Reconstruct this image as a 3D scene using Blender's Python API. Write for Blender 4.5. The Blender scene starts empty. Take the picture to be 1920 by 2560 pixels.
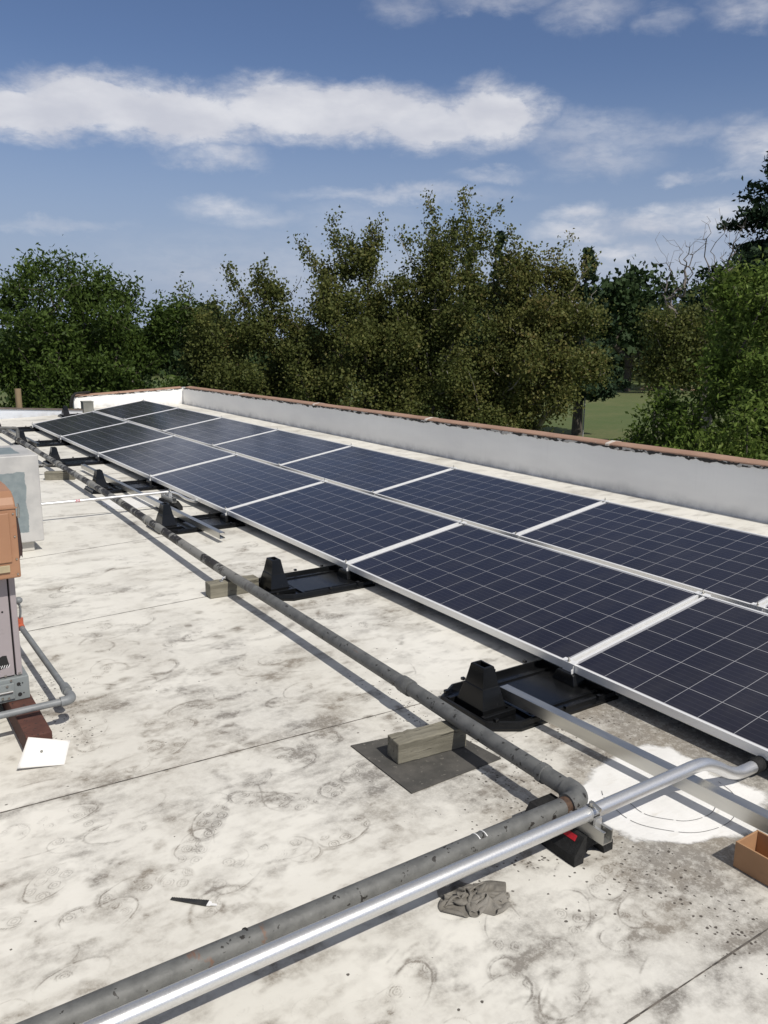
import bpy, bmesh, math, random
import numpy as np
from mathutils import Vector, Matrix, Euler

random.seed(7)
RNG = np.random.default_rng(11)
SC = bpy.context.scene
COL = SC.collection
R = math.radians

# ------------------------------------------------------------------ camera
CAM_POS = Vector((-2.6923, -14.3621, 1.5624))
YAW, PITCH, ROLL = 0.5903, 0.2102, 0.01109
fwd = Vector((math.sin(YAW) * math.cos(PITCH), math.cos(YAW) * math.cos(PITCH), -math.sin(PITCH)))
rgt = Vector((math.cos(YAW), -math.sin(YAW), 0))
upv = rgt.cross(fwd)
r2 = rgt * math.cos(ROLL) + upv * math.sin(ROLL)
u2 = -rgt * math.sin(ROLL) + upv * math.cos(ROLL)
cam = bpy.data.cameras.new("camera")
cam.sensor_fit = 'VERTICAL'
cam.sensor_height = 24.0
cam.lens = 24.0 * 2060.25 / 2560.0
cam.clip_start = 0.05
cam.clip_end = 5000
cam_o = bpy.data.objects.new("camera", cam)
m3 = Matrix((r2, u2, -fwd)).transposed()
cam_o.matrix_world = Matrix.Translation(CAM_POS) @ m3.to_4x4()
COL.objects.link(cam_o)
SC.camera = cam_o

# ------------------------------------------------------------------ colour / exposure
SC.view_settings.view_transform = 'Standard'
SC.view_settings.look = 'None'
SC.view_settings.exposure = 0.0
SC.view_settings.gamma = 1.0
SUN_TO = Vector((0.07, -0.84, 1.0)).normalized()
SUN_EL = math.asin(SUN_TO.z)
SKY_STRENGTH = 0.066
SUN_STRENGTH = 4.1


# ------------------------------------------------------------------ node helper
class G:
    def __init__(self, tree):
        self.t = tree
        self.N = tree.nodes
        self.L = tree.links

    def put(self, sock, v):
        if isinstance(v, bpy.types.NodeSocket):
            self.L.new(v, sock)
        elif v is not None:
            if isinstance(v, (tuple, list)) and len(v) == 3 and sock.type == 'RGBA':
                v = (*v, 1.0)
            sock.default_value = v

    def math(self, op, a, b=None, c=None, clamp=False):
        n = self.N.new('ShaderNodeMath')
        n.operation = op
        n.use_clamp = clamp
        self.put(n.inputs[0], a)
        if b is not None:
            self.put(n.inputs[1], b)
        if c is not None:
            self.put(n.inputs[2], c)
        return n.outputs[0]

    def vmath(self, op, a, b=None, out=0):
        n = self.N.new('ShaderNodeVectorMath')
        n.operation = op
        self.put(n.inputs[0], a)
        if b is not None:
            self.put(n.inputs[1], b)
        return n.outputs[out]

    def sstep(self, v, lo, hi, a=0.0, b=1.0):
        n = self.N.new('ShaderNodeMapRange')
        n.interpolation_type = 'SMOOTHSTEP'
        self.put(n.inputs['Value'], v)
        n.inputs['From Min'].default_value = lo
        n.inputs['From Max'].default_value = hi
        n.inputs['To Min'].default_value = a
        n.inputs['To Max'].default_value = b
        return n.outputs[0]

    def noise(self, vec, scale, detail=4, rough=0.55, dist=0.0, out='Fac'):
        n = self.N.new('ShaderNodeTexNoise')
        if vec is not None:
            self.L.new(vec, n.inputs['Vector'])
        n.inputs['Scale'].default_value = scale
        n.inputs['Detail'].default_value = detail
        n.inputs['Roughness'].default_value = rough
        n.inputs['Distortion'].default_value = dist
        return n.outputs[out]

    def voronoi(self, vec, scale, feature='F1', out='Distance'):
        n = self.N.new('ShaderNodeTexVoronoi')
        n.feature = feature
        self.L.new(vec, n.inputs['Vector'])
        n.inputs['Scale'].default_value = scale
        return n.outputs[out]

    def mix(self, f, a, b):
        n = self.N.new('ShaderNodeMix')
        n.data_type = 'RGBA'
        self.put(n.inputs[0], f)
        self.put(n.inputs[6], a)
        self.put(n.inputs[7], b)
        return n.outputs[2]

    def obj(self):
        return self.N.new('ShaderNodeTexCoord').outputs['Object']

    def mapping(self, vec, scale=(1, 1, 1), loc=(0, 0, 0)):
        n = self.N.new('ShaderNodeMapping')
        self.L.new(vec, n.inputs['Vector'])
        n.inputs['Scale'].default_value = scale
        n.inputs['Location'].default_value = loc
        return n.outputs[0]

    def sep(self, vec):
        n = self.N.new('ShaderNodeSeparateXYZ')
        self.L.new(vec, n.inputs[0])
        return n.outputs

    def comb(self, x, y, z):
        n = self.N.new('ShaderNodeCombineXYZ')
        self.put(n.inputs[0], x)
        self.put(n.inputs[1], y)
        self.put(n.inputs[2], z)
        return n.outputs[0]

    def attr(self, name):
        n = self.N.new('ShaderNodeAttribute')
        n.attribute_name = name
        return n.outputs['Fac']

    def ramp(self, f, stops):
        n = self.N.new('ShaderNodeValToRGB')
        self.put(n.inputs[0], f)
        e = n.color_ramp.elements
        while len(e) < len(stops):
            e.new(0.5)
        for k, (p, c) in enumerate(stops):
            e[k].position = p
            e[k].color = (*c, 1)
        return n.outputs[0]

    def bump(self, h, strength=0.3, dist=0.01):
        n = self.N.new('ShaderNodeBump')
        n.inputs['Strength'].default_value = strength
        n.inputs['Distance'].default_value = dist
        self.L.new(h, n.inputs['Height'])
        return n.outputs[0]


# ------------------------------------------------------------------ world: sky with clouds
W = bpy.data.worlds.new("World")
SC.world = W
W.use_nodes = True
W.node_tree.nodes.clear()
g = G(W.node_tree)
sky = g.N.new('ShaderNodeTexSky')
sky.sky_type = 'NISHITA'
sky.sun_disc = False
sky.sun_elevation = SUN_EL
sky.sun_rotation = math.atan2(SUN_TO.x, SUN_TO.y)
sky.altitude = 30
sky.air_density = 1.0
sky.dust_density = 0.5
sky.ozone_density = 1.6
dirv = g.vmath('NORMALIZE', g.N.new('ShaderNodeTexCoord').outputs['Generated'])
dx, dy, dz = g.sep(dirv)
az = g.math('ARCTAN2', dx, dy)
el = g.math('ARCSINE', dz)
ae = g.comb(az, el, 0.0)
# billowing distortion of the cloud outlines (angles on the sky dome)
nA = g.noise(g.mapping(ae, (1.0, 1.7, 1)), 17, 7, 0.62, 0.25, 'Color')
nB = g.noise(g.mapping(ae, (1.0, 2.6, 1), (3, 1, 0)), 40, 5, 0.6, 0.2)
dist = g.vmath('MULTIPLY', g.vmath('SUBTRACT', nA, (0.5, 0.5, 0.5)), (0.075, 0.046, 0.0))
aed = g.vmath('ADD', ae, dist)
CLOUDS = [(0.201, 0.221, 0.085, 0.0278, 1), (0.281, 0.234, 0.102, 0.032, 1), (0.373, 0.228, 0.103, 0.0303, 1),
          (0.482, 0.241, 0.102, 0.0332, 1), (0.558, 0.243, 0.099, 0.0294, 1), (0.64, 0.228, 0.09, 0.027, 0.95),
          (0.711, 0.239, 0.062, 0.0332, 1), (0.658, 0.212, 0.063, 0.0141, 0.6), (0.397, 0.193, 0.048, 0.0121, 0.7),
          (0.602, 0.341, 0.031, 0.0141, 0.36), (0.71, 0.346, 0.065, 0.0111, 0.42), (0.809, 0.331, 0.046, 0.0157, 0.45),
          (0.883, 0.319, 0.024, 0.0097, 0.3), (0.969, 0.32, 0.042, 0.0151, 0.5), (0.804, 0.215, 0.073, 0.0197, 0.42),
          (0.827, 0.191, 0.056, 0.0168, 0.5), (0.888, 0.211, 0.107, 0.0131, 0.35), (0.987, 0.196, 0.035, 0.0246, 0.75),
          (0.912, 0.169, 0.018, 0.0068, 0.45), (0.972, 0.168, 0.043, 0.0066, 0.3), (0.605, 0.157, 0.119, 0.0085, 0.5),
          (0.404, 0.135, 0.049, 0.0135, 0.6), (0.44, 0.126, 0.054, 0.0103, 0.4), (0.709, 0.177, 0.04, 0.0074, 0.4),
          (0.809, 0.136, 0.035, 0.0117, 0.75), (0.805, 0.116, 0.053, 0.0145, 0.75), (0.855, 0.093, 0.043, 0.0137, 0.78),
          (0.891, 0.124, 0.05, 0.0149, 0.78), (0.956, 0.126, 0.052, 0.017, 0.75), (0.885, 0.086, 0.179, 0.034, 0.35),
          (0.398, 0.068, 0.086, 0.0203, 0.35), (0.559, 0.126, 0.065, 0.0259, 0.22), (0.221, 0.112, 0.068, 0.0065, 0.3),
          (0.513, 0.072, 0.259, 0.0402, 0.25),
          # unseen clouds added around the rest of the sky to whiten ambient light
          (-0.3, 0.25, 0.3, 0.04, 0.8), (1.5, 0.28, 0.25, 0.05, 0.7), (-1.0, 0.35, 0.4, 0.10, 0.6), (2.2, 0.32, 0.4, 0.10, 0.6),
          (0.3, 0.78, 0.45, 0.12, 0.5), (1.1, 0.68, 0.35, 0.11, 0.5), (-0.7, 0.75, 0.5, 0.20, 0.6), (-2.1, 0.6, 0.7, 0.25, 0.6),
          (2.4, 0.7, 0.7, 0.25, 0.6), (1.7, 1.05, 0.8, 0.2, 0.6), (-1.5, 1.05, 0.8, 0.2, 0.6), (3.0, 0.45, 0.3, 0.14, 0.6), (-2.9, 0.35, 0.3, 0.12, 0.6)]
acc = None
for (a, e, ra, re, s) in CLOUDS:
    q = g.vmath('MULTIPLY', g.vmath('SUBTRACT', aed, (a, e, 0)), (1 / ra, 1 / re, 0))
    ln = g.vmath('LENGTH', q, out=1)
    soft = 0.5 if s > 0.8 else 0.9
    v = g.sstep(ln, 1.0 + soft * 0.6, 1.0 - soft, 0.0, s)
    acc = v if acc is None else g.math('MAXIMUM', acc, v)
wisp = g.sstep(nB, 0.28, 0.66, 0.5, 1.0)
thick = g.sstep(acc, 0.55, 0.95)
dens = g.math('MULTIPLY', acc, g.math('MAXIMUM', wisp, g.math('MULTIPLY', thick, 0.97)), clamp=True)
dens = g.math('MULTIPLY', dens, 0.91)
shade = g.sstep(g.noise(g.mapping(ae, (1, 2.2, 1), (7, 2, 0)), 11, 4, 0.5), 0.3, 0.7)
ccol = g.mix(shade, (0.62, 0.63, 0.69), (0.80, 0.80, 0.83))
ccol = g.vmath('SCALE', ccol)
ccol.node.inputs['Scale'].default_value = 1.0 / SKY_STRENGTH
hsv = g.N.new('ShaderNodeHueSaturation')
hsv.inputs['Saturation'].default_value = 1.0
hsv.inputs['Value'].default_value = 1.0
g.L.new(sky.outputs[0], hsv.inputs['Color'])
tint = g.vmath('MULTIPLY', hsv.outputs[0], (0.98, 1.02, 1.22))
hzn = g.vmath('SCALE', g.mix(0.0, (0.32, 0.39, 0.535), (0.32, 0.39, 0.535)))
hzn.node.inputs['Scale'].default_value = 1.0 / SKY_STRENGTH
tint = g.mix(g.sstep(el, 0.30, -0.01, 0.0, 0.95), tint, hzn)
# unseen whitish layer added overhead to take the blue out of shadows
fill_veil = g.vmath('SCALE', g.mix(0.0, (0.30, 0.295, 0.285), (0.30, 0.295, 0.285)))
fill_veil.node.inputs['Scale'].default_value = 1.0 / SKY_STRENGTH
vn = g.sstep(g.noise(g.mapping(ae, (1, 2, 1)), 3, 5), 0.25, 0.7, 0.35, 0.9)
tint = g.mix(g.math('MULTIPLY', g.sstep(el, 0.40, 0.75), vn), tint, fill_veil)
fin = g.mix(dens, tint, ccol)
bg = g.N.new('ShaderNodeBackground')
bg.inputs['Strength'].default_value = SKY_STRENGTH
g.L.new(fin, bg.inputs['Color'])
wo = g.N.new('ShaderNodeOutputWorld')
g.L.new(bg.outputs[0], wo.inputs['Surface'])

sun = bpy.data.lights.new("sun", 'SUN')
sun.energy = SUN_STRENGTH
sun.angle = R(0.53)
sun.color = (1.0, 0.952, 0.878)
sun_o = bpy.data.objects.new("sun", sun)
sun_o.location = (0, -20, 30)
sun_o.rotation_euler = SUN_TO.to_track_quat('Z', 'Y').to_euler()
COL.objects.link(sun_o)


# ------------------------------------------------------------------ materials
def new_mat(name):
    m = bpy.data.materials.new(name)
    m.use_nodes = True
    m.node_tree.nodes.clear()
    gg = G(m.node_tree)
    b = gg.N.new('ShaderNodeBsdfPrincipled')
    o = gg.N.new('ShaderNodeOutputMaterial')
    gg.L.new(b.outputs[0], o.inputs['Surface'])
    return m, gg, b


def noisy(name, c1, c2, scale=8.0, rough=0.6, metal=0.0, spec=0.5, bump=0.0, bscale=60, detail=5, lo=0.35, hi=0.65,
          stretch=(1, 1, 1), c3=None, s3=30, lo3=0.62, hi3=0.68, rough_var=0.0):
    m, gg, b = new_mat(name)
    o = gg.mapping(gg.obj(), stretch)
    n = gg.noise(o, scale, detail)
    c = gg.mix(gg.sstep(n, lo, hi), c1, c2)
    if c3 is not None:
        c = gg.mix(gg.sstep(gg.noise(gg.mapping(o, (1, 1, 1), (5, 3, 1)), s3, 4), lo3, hi3), c, c3)
    gg.put(b.inputs['Base Color'], c)
    b.inputs['Roughness'].default_value = rough
    if rough_var:
        gg.put(b.inputs['Roughness'], gg.sstep(n, 0.3, 0.7, rough - rough_var, rough + rough_var))
    b.inputs['Metallic'].default_value = metal
    b.inputs['Specular IOR Level'].default_value = spec
    if bump:
        gg.L.new(gg.bump(gg.noise(o, bscale, 4), bump, 0.004), b.inputs['Normal'])
    return m


M = {}
M['alu'] = noisy('aluminium', (0.84, 0.84, 0.83), (0.88, 0.88, 0.87), 20, 0.45, 0.3, stretch=(1, 0.05, 1))
M['galv'] = noisy('galvanized_steel', (0.66, 0.66, 0.655), (0.72, 0.72, 0.715), 260, 0.37, 0.85, rough_var=0.02)
M['channel'] = noisy('galvanized_channel', (0.54, 0.535, 0.51), (0.61, 0.60, 0.56), 25, 0.36, 0.95, stretch=(1, 0.2, 1), rough_var=0.05)
M['black'] = noisy('black_plastic', (0.005, 0.0053, 0.0058), (0.008, 0.0084, 0.009), 6, 0.24, 0.0, 0.3, c3=(0.035, 0.034, 0.032), s3=35, lo3=0.62, hi3=0.9, bump=0.03, bscale=40)
M['rubber'] = noisy('black_rubber', (0.011, 0.011, 0.011), (0.019, 0.019, 0.019), 50, 0.8, 0, 0.3, bump=0.5, bscale=220)
M['red'] = noisy('red_reflector', (0.35, 0.012, 0.02), (0.5, 0.02, 0.03), 60, 0.35)
M['greypipe'] = None
M['pad'] = noisy('rubber_pad', (0.055, 0.053, 0.048), (0.085, 0.08, 0.072), 12, 0.85, c3=(0.16, 0.15, 0.13), s3=60, lo3=0.62, hi3=0.72, bump=0.3, bscale=150)
M['wood'] = noisy('weathered_wood', (0.215, 0.20, 0.155), (0.135, 0.125, 0.095), 10, 0.85, stretch=(0.35, 3, 3), c3=(0.055, 0.05, 0.038), s3=18, lo3=0.60, hi3=0.66, bump=0.6, bscale=40)
M['brownwood'] = noisy('brown_painted_timber', (0.10, 0.040, 0.028), (0.075, 0.03, 0.022), 20, 0.8, c3=(0.03, 0.02, 0.018), s3=60, lo3=0.6, hi3=0.66, bump=0.25, bscale=80)
M['sheet'] = noisy('white_sheet', (0.82, 0.80, 0.76), (0.78, 0.76, 0.72), 8, 0.5)
M['tan'] = noisy('orange_tan_paint', (0.38, 0.205, 0.115), (0.33, 0.172, 0.096), 5, 0.5, c3=(0.30, 0.13, 0.07), s3=14, lo3=0.58, hi3=0.75)
M['mauve'] = noisy('mauve_grey_paint', (0.33, 0.29, 0.295), (0.30, 0.265, 0.27), 6, 0.5, c3=(0.25, 0.22, 0.22), s3=14, lo3=0.62, hi3=0.8)
M['railpaint'] = noisy('grey_green_paint', (0.22, 0.24, 0.24), (0.18, 0.2, 0.2), 8, 0.5, c3=(0.1, 0.1, 0.1), s3=40, lo3=0.66, hi3=0.72)
M['bolt'] = noisy('zinc_bolt', (0.5, 0.49, 0.45), (0.6, 0.58, 0.53), 50, 0.35, 1.0)
M['darkhole'] = noisy('dark_recess', (0.01, 0.01, 0.01), (0.015, 0.014, 0.013), 30, 0.7)
M['orange'] = noisy('orange_plastic', (0.5, 0.12, 0.06), (0.42, 0.1, 0.05), 30, 0.45)
M['box'] = noisy('brown_board', (0.38, 0.215, 0.11), (0.33, 0.185, 0.095), 7, 0.8, c3=(0.25, 0.14, 0.075), s3=12, lo3=0.55, hi3=0.8)
M['rag'] = noisy('grey_cloth', (0.165, 0.152, 0.13), (0.22, 0.205, 0.18), 14, 0.9, c3=(0.06, 0.055, 0.047), s3=9, lo3=0.55, hi3=0.75, bump=0.5, bscale=400)
M['blade'] = noisy('dark_blade', (0.018, 0.018, 0.018), (0.035, 0.033, 0.03), 60, 0.5)
M['white'] = noisy('white_paint', (0.80, 0.80, 0.79), (0.74, 0.74, 0.73), 3, 0.55)
def make_coat_mat():
    m = bpy.data.materials.new('fresh_white_coating')
    m.use_nodes = True
    m.node_tree.nodes.clear()
    gg = G(m.node_tree)
    o = gg.obj()
    b = gg.N.new('ShaderNodeBsdfPrincipled')
    n = gg.noise(o, 5, 5)
    c = gg.mix(gg.sstep(n, 0.35, 0.7), (0.82, 0.812, 0.79), (0.73, 0.72, 0.69))
    c = gg.mix(gg.sstep(gg.noise(gg.mapping(o, (1, 3, 1)), 9, 5), 0.56, 0.75, 0, 0.6), c, (0.62, 0.59, 0.53))
    gg.put(b.inputs['Base Color'], c)
    b.inputs['Roughness'].default_value = 0.5
    gg.L.new(gg.bump(gg.noise(gg.mapping(o, (1, 2.5, 1)), 30, 4), 0.25, 0.004), b.inputs['Normal'])
    e = gg.attr('edge')
    cover = gg.sstep(gg.math('ADD', e, gg.math('MULTIPLY', gg.math('SUBTRACT', gg.noise(o, 9, 6, 0.6), 0.5), 0.40)), 1.04, 0.93)
    t = gg.N.new('ShaderNodeBsdfTransparent')
    mx_ = gg.N.new('ShaderNodeMixShader')
    gg.L.new(cover, mx_.inputs[0])
    gg.L.new(t.outputs[0], mx_.inputs[1])
    gg.L.new(b.outputs[0], mx_.inputs[2])
    out = gg.N.new('ShaderNodeOutputMaterial')
    gg.L.new(mx_.outputs[0], out.inputs['Surface'])
    return m


M['coat'] = make_coat_mat()
M['pencil'] = noisy('pencil_line', (0.08, 0.08, 0.085), (0.2, 0.2, 0.2), 120, 0.8, lo=0.5, hi=0.7)
M['greybox'] = noisy('grey_metal_paint', (0.16, 0.16, 0.14), (0.2, 0.2, 0.18), 5, 0.6)
M['seam'] = noisy('seam_dirt', (0.05, 0.045, 0.04), (0.16, 0.14, 0.12), 18, 0.9)
M['postwood'] = noisy('tan_post', (0.30, 0.22, 0.13), (0.23, 0.17, 0.10), 6, 0.85, stretch=(3, 3, 0.3))
M['bark'] = noisy('bark', (0.055, 0.045, 0.035), (0.10, 0.085, 0.068), 6, 0.9, stretch=(3, 3, 0.6), bump=0.6, bscale=18)
M['barkpale'] = noisy('pale_bark', (0.16, 0.14, 0.115), (0.28, 0.255, 0.22), 5, 0.85, bump=0.4, bscale=18)
M['barkdead'] = noisy('dead_bark', (0.13, 0.11, 0.10), (0.2, 0.18, 0.165), 5, 0.9)
M['cloth_grey'] = noisy('grey_shirt', (0.42, 0.43, 0.45), (0.36, 0.37, 0.39), 8, 0.9)
M['skin'] = noisy('skin', (0.42, 0.27, 0.2), (0.38, 0.24, 0.18), 8, 0.6)
M['cloth_dark'] = noisy('dark_cloth', (0.02, 0.022, 0.03), (0.03, 0.032, 0.04), 8, 0.9)
M['hat'] = noisy('pale_hat', (0.6, 0.57, 0.5), (0.55, 0.52, 0.45), 8, 0.9)


def make_pipe_mat(name, patches):
    m, gg, b = new_mat(name)
    o = gg.obj()
    c = gg.mix(gg.sstep(gg.noise(o, 22, 5), 0.35, 0.7), (0.128, 0.130, 0.126), (0.088, 0.09, 0.088))
    c = gg.mix(gg.sstep(gg.voronoi(o, 42), 0.20, 0.10, 0, 0.35), c, (0.17, 0.172, 0.168))
    spots = gg.sstep(gg.noise(gg.mapping(o, (1, 1, 1), (3, 1, 2)), 38, 3, 0.6), 0.63, 0.66)
    c = gg.mix(spots, c, (0.016, 0.014, 0.012))
    rust = gg.sstep(gg.noise(gg.mapping(o, (4, 0.5, 4), (1, 1, 1)), 3.2, 5, 0.65), 0.63, 0.7)
    c = gg.mix(gg.math('MULTIPLY', rust, 0.7), c, (0.16, 0.075, 0.04))
    if patches:
        x, y, z = gg.sep(o)
        n = gg.noise(gg.mapping(o, (0.6, 1, 0.6)), 5.5, 6, 0.7)
        mask = gg.sstep(y, -10.6, -9.4)          # bare black wrap exposed beyond here
        c = gg.mix(gg.math('MULTIPLY', mask, 0.85), c, (0.23, 0.225, 0.205))
        flake = gg.sstep(n, 0.50, 0.515)
        c = gg.mix(gg.math('MULTIPLY', flake, mask), c, (0.02, 0.016, 0.012))
        fl2 = gg.sstep(gg.noise(o, 45, 3), 0.62, 0.66)
        c = gg.mix(gg.math('MULTIPLY', fl2, mask), c, (0.2, 0.195, 0.18))
    gg.put(b.inputs['Base Color'], c)
    b.inputs['Roughness'].default_value = 0.58
    gg.L.new(gg.bump(gg.noise(o, 80, 4), 0.35, 0.004), b.inputs['Normal'])
    return m


M['greypipe'] = make_pipe_mat('grey_painted_pipe', True)
M['legpipe'] = make_pipe_mat('grey_painted_pipe_clean', False)
M['gaspipe'] = noisy('grey_gas_pipe', (0.16, 0.17, 0.175), (0.2, 0.21, 0.215), 25, 0.5, c3=(0.3, 0.3, 0.29), s3=50, lo3=0.65, hi3=0.75, bump=0.15, bscale=60)

# solar cells
PL, PD, PITCHY = 1.956, 0.99, 1.98
TILT = 0.16601


def make_cell_mat():
    m, gg, b = new_mat('solar_cells')
    x, y, z = gg.sep(gg.obj())
    p = 0.1588
    U = gg.math('DIVIDE', gg.math('ADD', y, 6 * p), p)     # along the length, 0..12
    V = gg.math('DIVIDE', gg.math('SUBTRACT', x, (PD - 6 * p) / 2), p)   # up the slope, 0..6

    def line(t, w, n):
        d = gg.math('ABSOLUTE', gg.math('SUBTRACT', t, gg.math('ROUND', t)))
        return gg.sstep(d, w * 1.25, w * 0.75)
    lu = line(U, 0.008, 12)
    lv = line(V, 0.0095, 6)
    mu = gg.math('GREATER_THAN', gg.math('ABSOLUTE', gg.math('SUBTRACT', U, 6)), 6.0)
    mv = gg.math('GREATER_THAN', gg.math('ABSOLUTE', gg.math('SUBTRACT', V, 3)), 3.0)
    grid = gg.math('MAXIMUM', gg.math('MAXIMUM', lu, lv), gg.math('MAXIMUM', mu, mv))
    bus = line(gg.math('ADD', gg.math('MULTIPLY', V, 5.0), 0.5), 0.03, 5)
    cellid = gg.comb(gg.math('FLOOR', U), gg.math('FLOOR', V), 0.0)
    wn = gg.N.new('ShaderNodeTexWhiteNoise')
    oi = gg.N.new('ShaderNodeObjectInfo').outputs['Random']
    gg.L.new(gg.vmath('ADD', cellid, gg.comb(oi, oi, oi)), wn.inputs['Vector'])
    cr = gg.voronoi(gg.obj(), 55, out='Color')
    crv = gg.sep(cr)[0]
    t = gg.math('ADD', gg.math('MULTIPLY', wn.outputs['Value'], 0.6), gg.math('MULTIPLY', crv, 0.4))
    cell = gg.mix(t, (0.0080, 0.0085, 0.0185), (0.0112, 0.0118, 0.0255))
    cell = gg.mix(gg.math('MULTIPLY', bus, 0.16), cell, (0.16, 0.16, 0.17))
    dst = gg.sstep(gg.noise(gg.mapping(gg.vmath('ADD', gg.obj(), gg.comb(gg.math('MULTIPLY', oi, 9.0), oi, 0.0)), (1.0, 2.2, 1)), 2.2, 7, 0.65), 0.38, 0.75)
    cell = gg.mix(gg.math('MULTIPLY', dst, 0.045), cell, (0.24, 0.225, 0.195))
    cell = gg.mix(gg.math('MULTIPLY', oi, 0.03), cell, (0.2, 0.2, 0.2))
    c = gg.mix(grid, cell, (0.33, 0.33, 0.345))
    gg.put(b.inputs['Base Color'], c)
    dust = gg.noise(gg.obj(), 3.0, 5)
    gg.put(b.inputs['Roughness'], gg.sstep(dust, 0.3, 0.7, 0.12, 0.18))
    b.inputs['IOR'].default_value = 1.34
    b.inputs['Sheen Weight'].default_value = 0.10
    b.inputs['Sheen Roughness'].default_value = 0.4
    b.inputs['Sheen Tint'].default_value = (0.9, 0.87, 0.8, 1)
    return m


M['cells'] = make_cell_mat()


def make_duct_mat():
    m, gg, b = new_mat('galvanized_duct_with_sealant')
    o = gg.obj()
    x, y, z = gg.sep(o)
    w = gg.math('MULTIPLY', gg.math('SUBTRACT', gg.noise(o, 14, 5), 0.5), 0.05)
    # body frame: right edge x=0, front y=0, z from 0 up to 0.63; sealant bands near the edges
    fr = gg.math('GREATER_THAN', gg.math('ADD', x, w), -0.098)
    ft = gg.math('GREATER_THAN', gg.math('ADD', z, w), 0.515)
    fb = gg.math('LESS_THAN', gg.math('ADD', z, w), 0.075)
    front = gg.math('MAXIMUM', gg.math('MAXIMUM', fr, ft), fb)
    top = gg.math('GREATER_THAN', z, 0.6285)
    inner = gg.math('MULTIPLY', gg.math('LESS_THAN', gg.math('ADD', x, w), -0.10),
                    gg.math('MULTIPLY', gg.math('GREATER_THAN', gg.math('ADD', y, w), 0.12), gg.math('LESS_THAN', y, 0.50)))
    topband = gg.math('SUBTRACT', 1.0, inner)
    band = gg.mix(top, front, topband)
    streak = gg.sstep(gg.noise(gg.mapping(o, (22, 22, 0.7)), 2.0, 5, 0.7), 0.66, 0.72)
    steel = gg.mix(gg.sstep(gg.noise(o, 18, 5), 0.35, 0.65), (0.17, 0.205, 0.215), (0.215, 0.25, 0.255))
    steel = gg.mix(gg.math('MULTIPLY', streak, 0.6), steel, (0.5, 0.5, 0.49))
    seal = gg.mix(gg.sstep(gg.noise(o, 7, 4), 0.35, 0.7), (0.47, 0.46, 0.44), (0.38, 0.375, 0.365))
    gg.put(b.inputs['Base Color'], gg.mix(band, steel, seal))
    b.inputs['Roughness'].default_value = 0.55
    gg.L.new(gg.bump(gg.noise(o, 30, 4), 0.2, 0.004), b.inputs['Normal'])
    return m


M['duct'] = make_duct_mat()


def make_wall_mat(name, base, base2, grime):
    m, gg, b = new_mat(name)
    o = gg.obj()
    x, y, z = gg.sep(o)
    n = gg.noise(gg.mapping(o, (1, 1, 3)), 1.6, 5)
    c = gg.mix(gg.sstep(n, 0.3, 0.7), base, base2)
    c = gg.mix(gg.sstep(gg.noise(gg.mapping(o, (9, 9, 0.5)), 2.5, 4), 0.55, 0.8, 0, 0.07), c, grime)
    low = gg.sstep(gg.math('ADD', z, gg.math('MULTIPLY', gg.noise(o, 3.0, 5), 0.14)), 0.20, 0.05, 0, 0.8)
    c = gg.mix(gg.math('MULTIPLY', low, gg.sstep(gg.noise(o, 5, 5), 0.3, 0.65)), c, grime)
    gg.put(b.inputs['Base Color'], c)
    b.inputs['Roughness'].default_value = 0.5
    gg.L.new(gg.bump(gg.noise(gg.mapping(o, (1, 1, 2)), 5, 5), 0.12, 0.02), b.inputs['Normal'])
    return m


M['parapet'] = make_wall_mat('parapet_paint', (0.87, 0.86, 0.83), (0.82, 0.81, 0.785), (0.42, 0.42, 0.42))
M['parapet_shade'] = make_wall_mat('far_parapet_painted_shade', (0.56, 0.59, 0.64), (0.62, 0.65, 0.69), (0.42, 0.42, 0.42))  # darker bluish base colour stands in for shade on this wall
M['terracotta'] = noisy('terracotta_cap_paint', (0.35, 0.22, 0.155), (0.305, 0.185, 0.13), 3, 0.75, c3=(0.42, 0.30, 0.23), s3=26, lo3=0.62, hi3=0.75)
M['tar'] = noisy('tar_edge', (0.012, 0.012, 0.012), (0.02, 0.019, 0.018), 20, 0.6, c3=(0.42, 0.41, 0.39), s3=7, lo3=0.53, hi3=0.55, stretch=(1, 1, 2.0), bump=0.4, bscale=40)
M['sealant'] = noisy('sealant', (0.55, 0.48, 0.42), (0.62, 0.58, 0.52), 20, 0.6)


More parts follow.
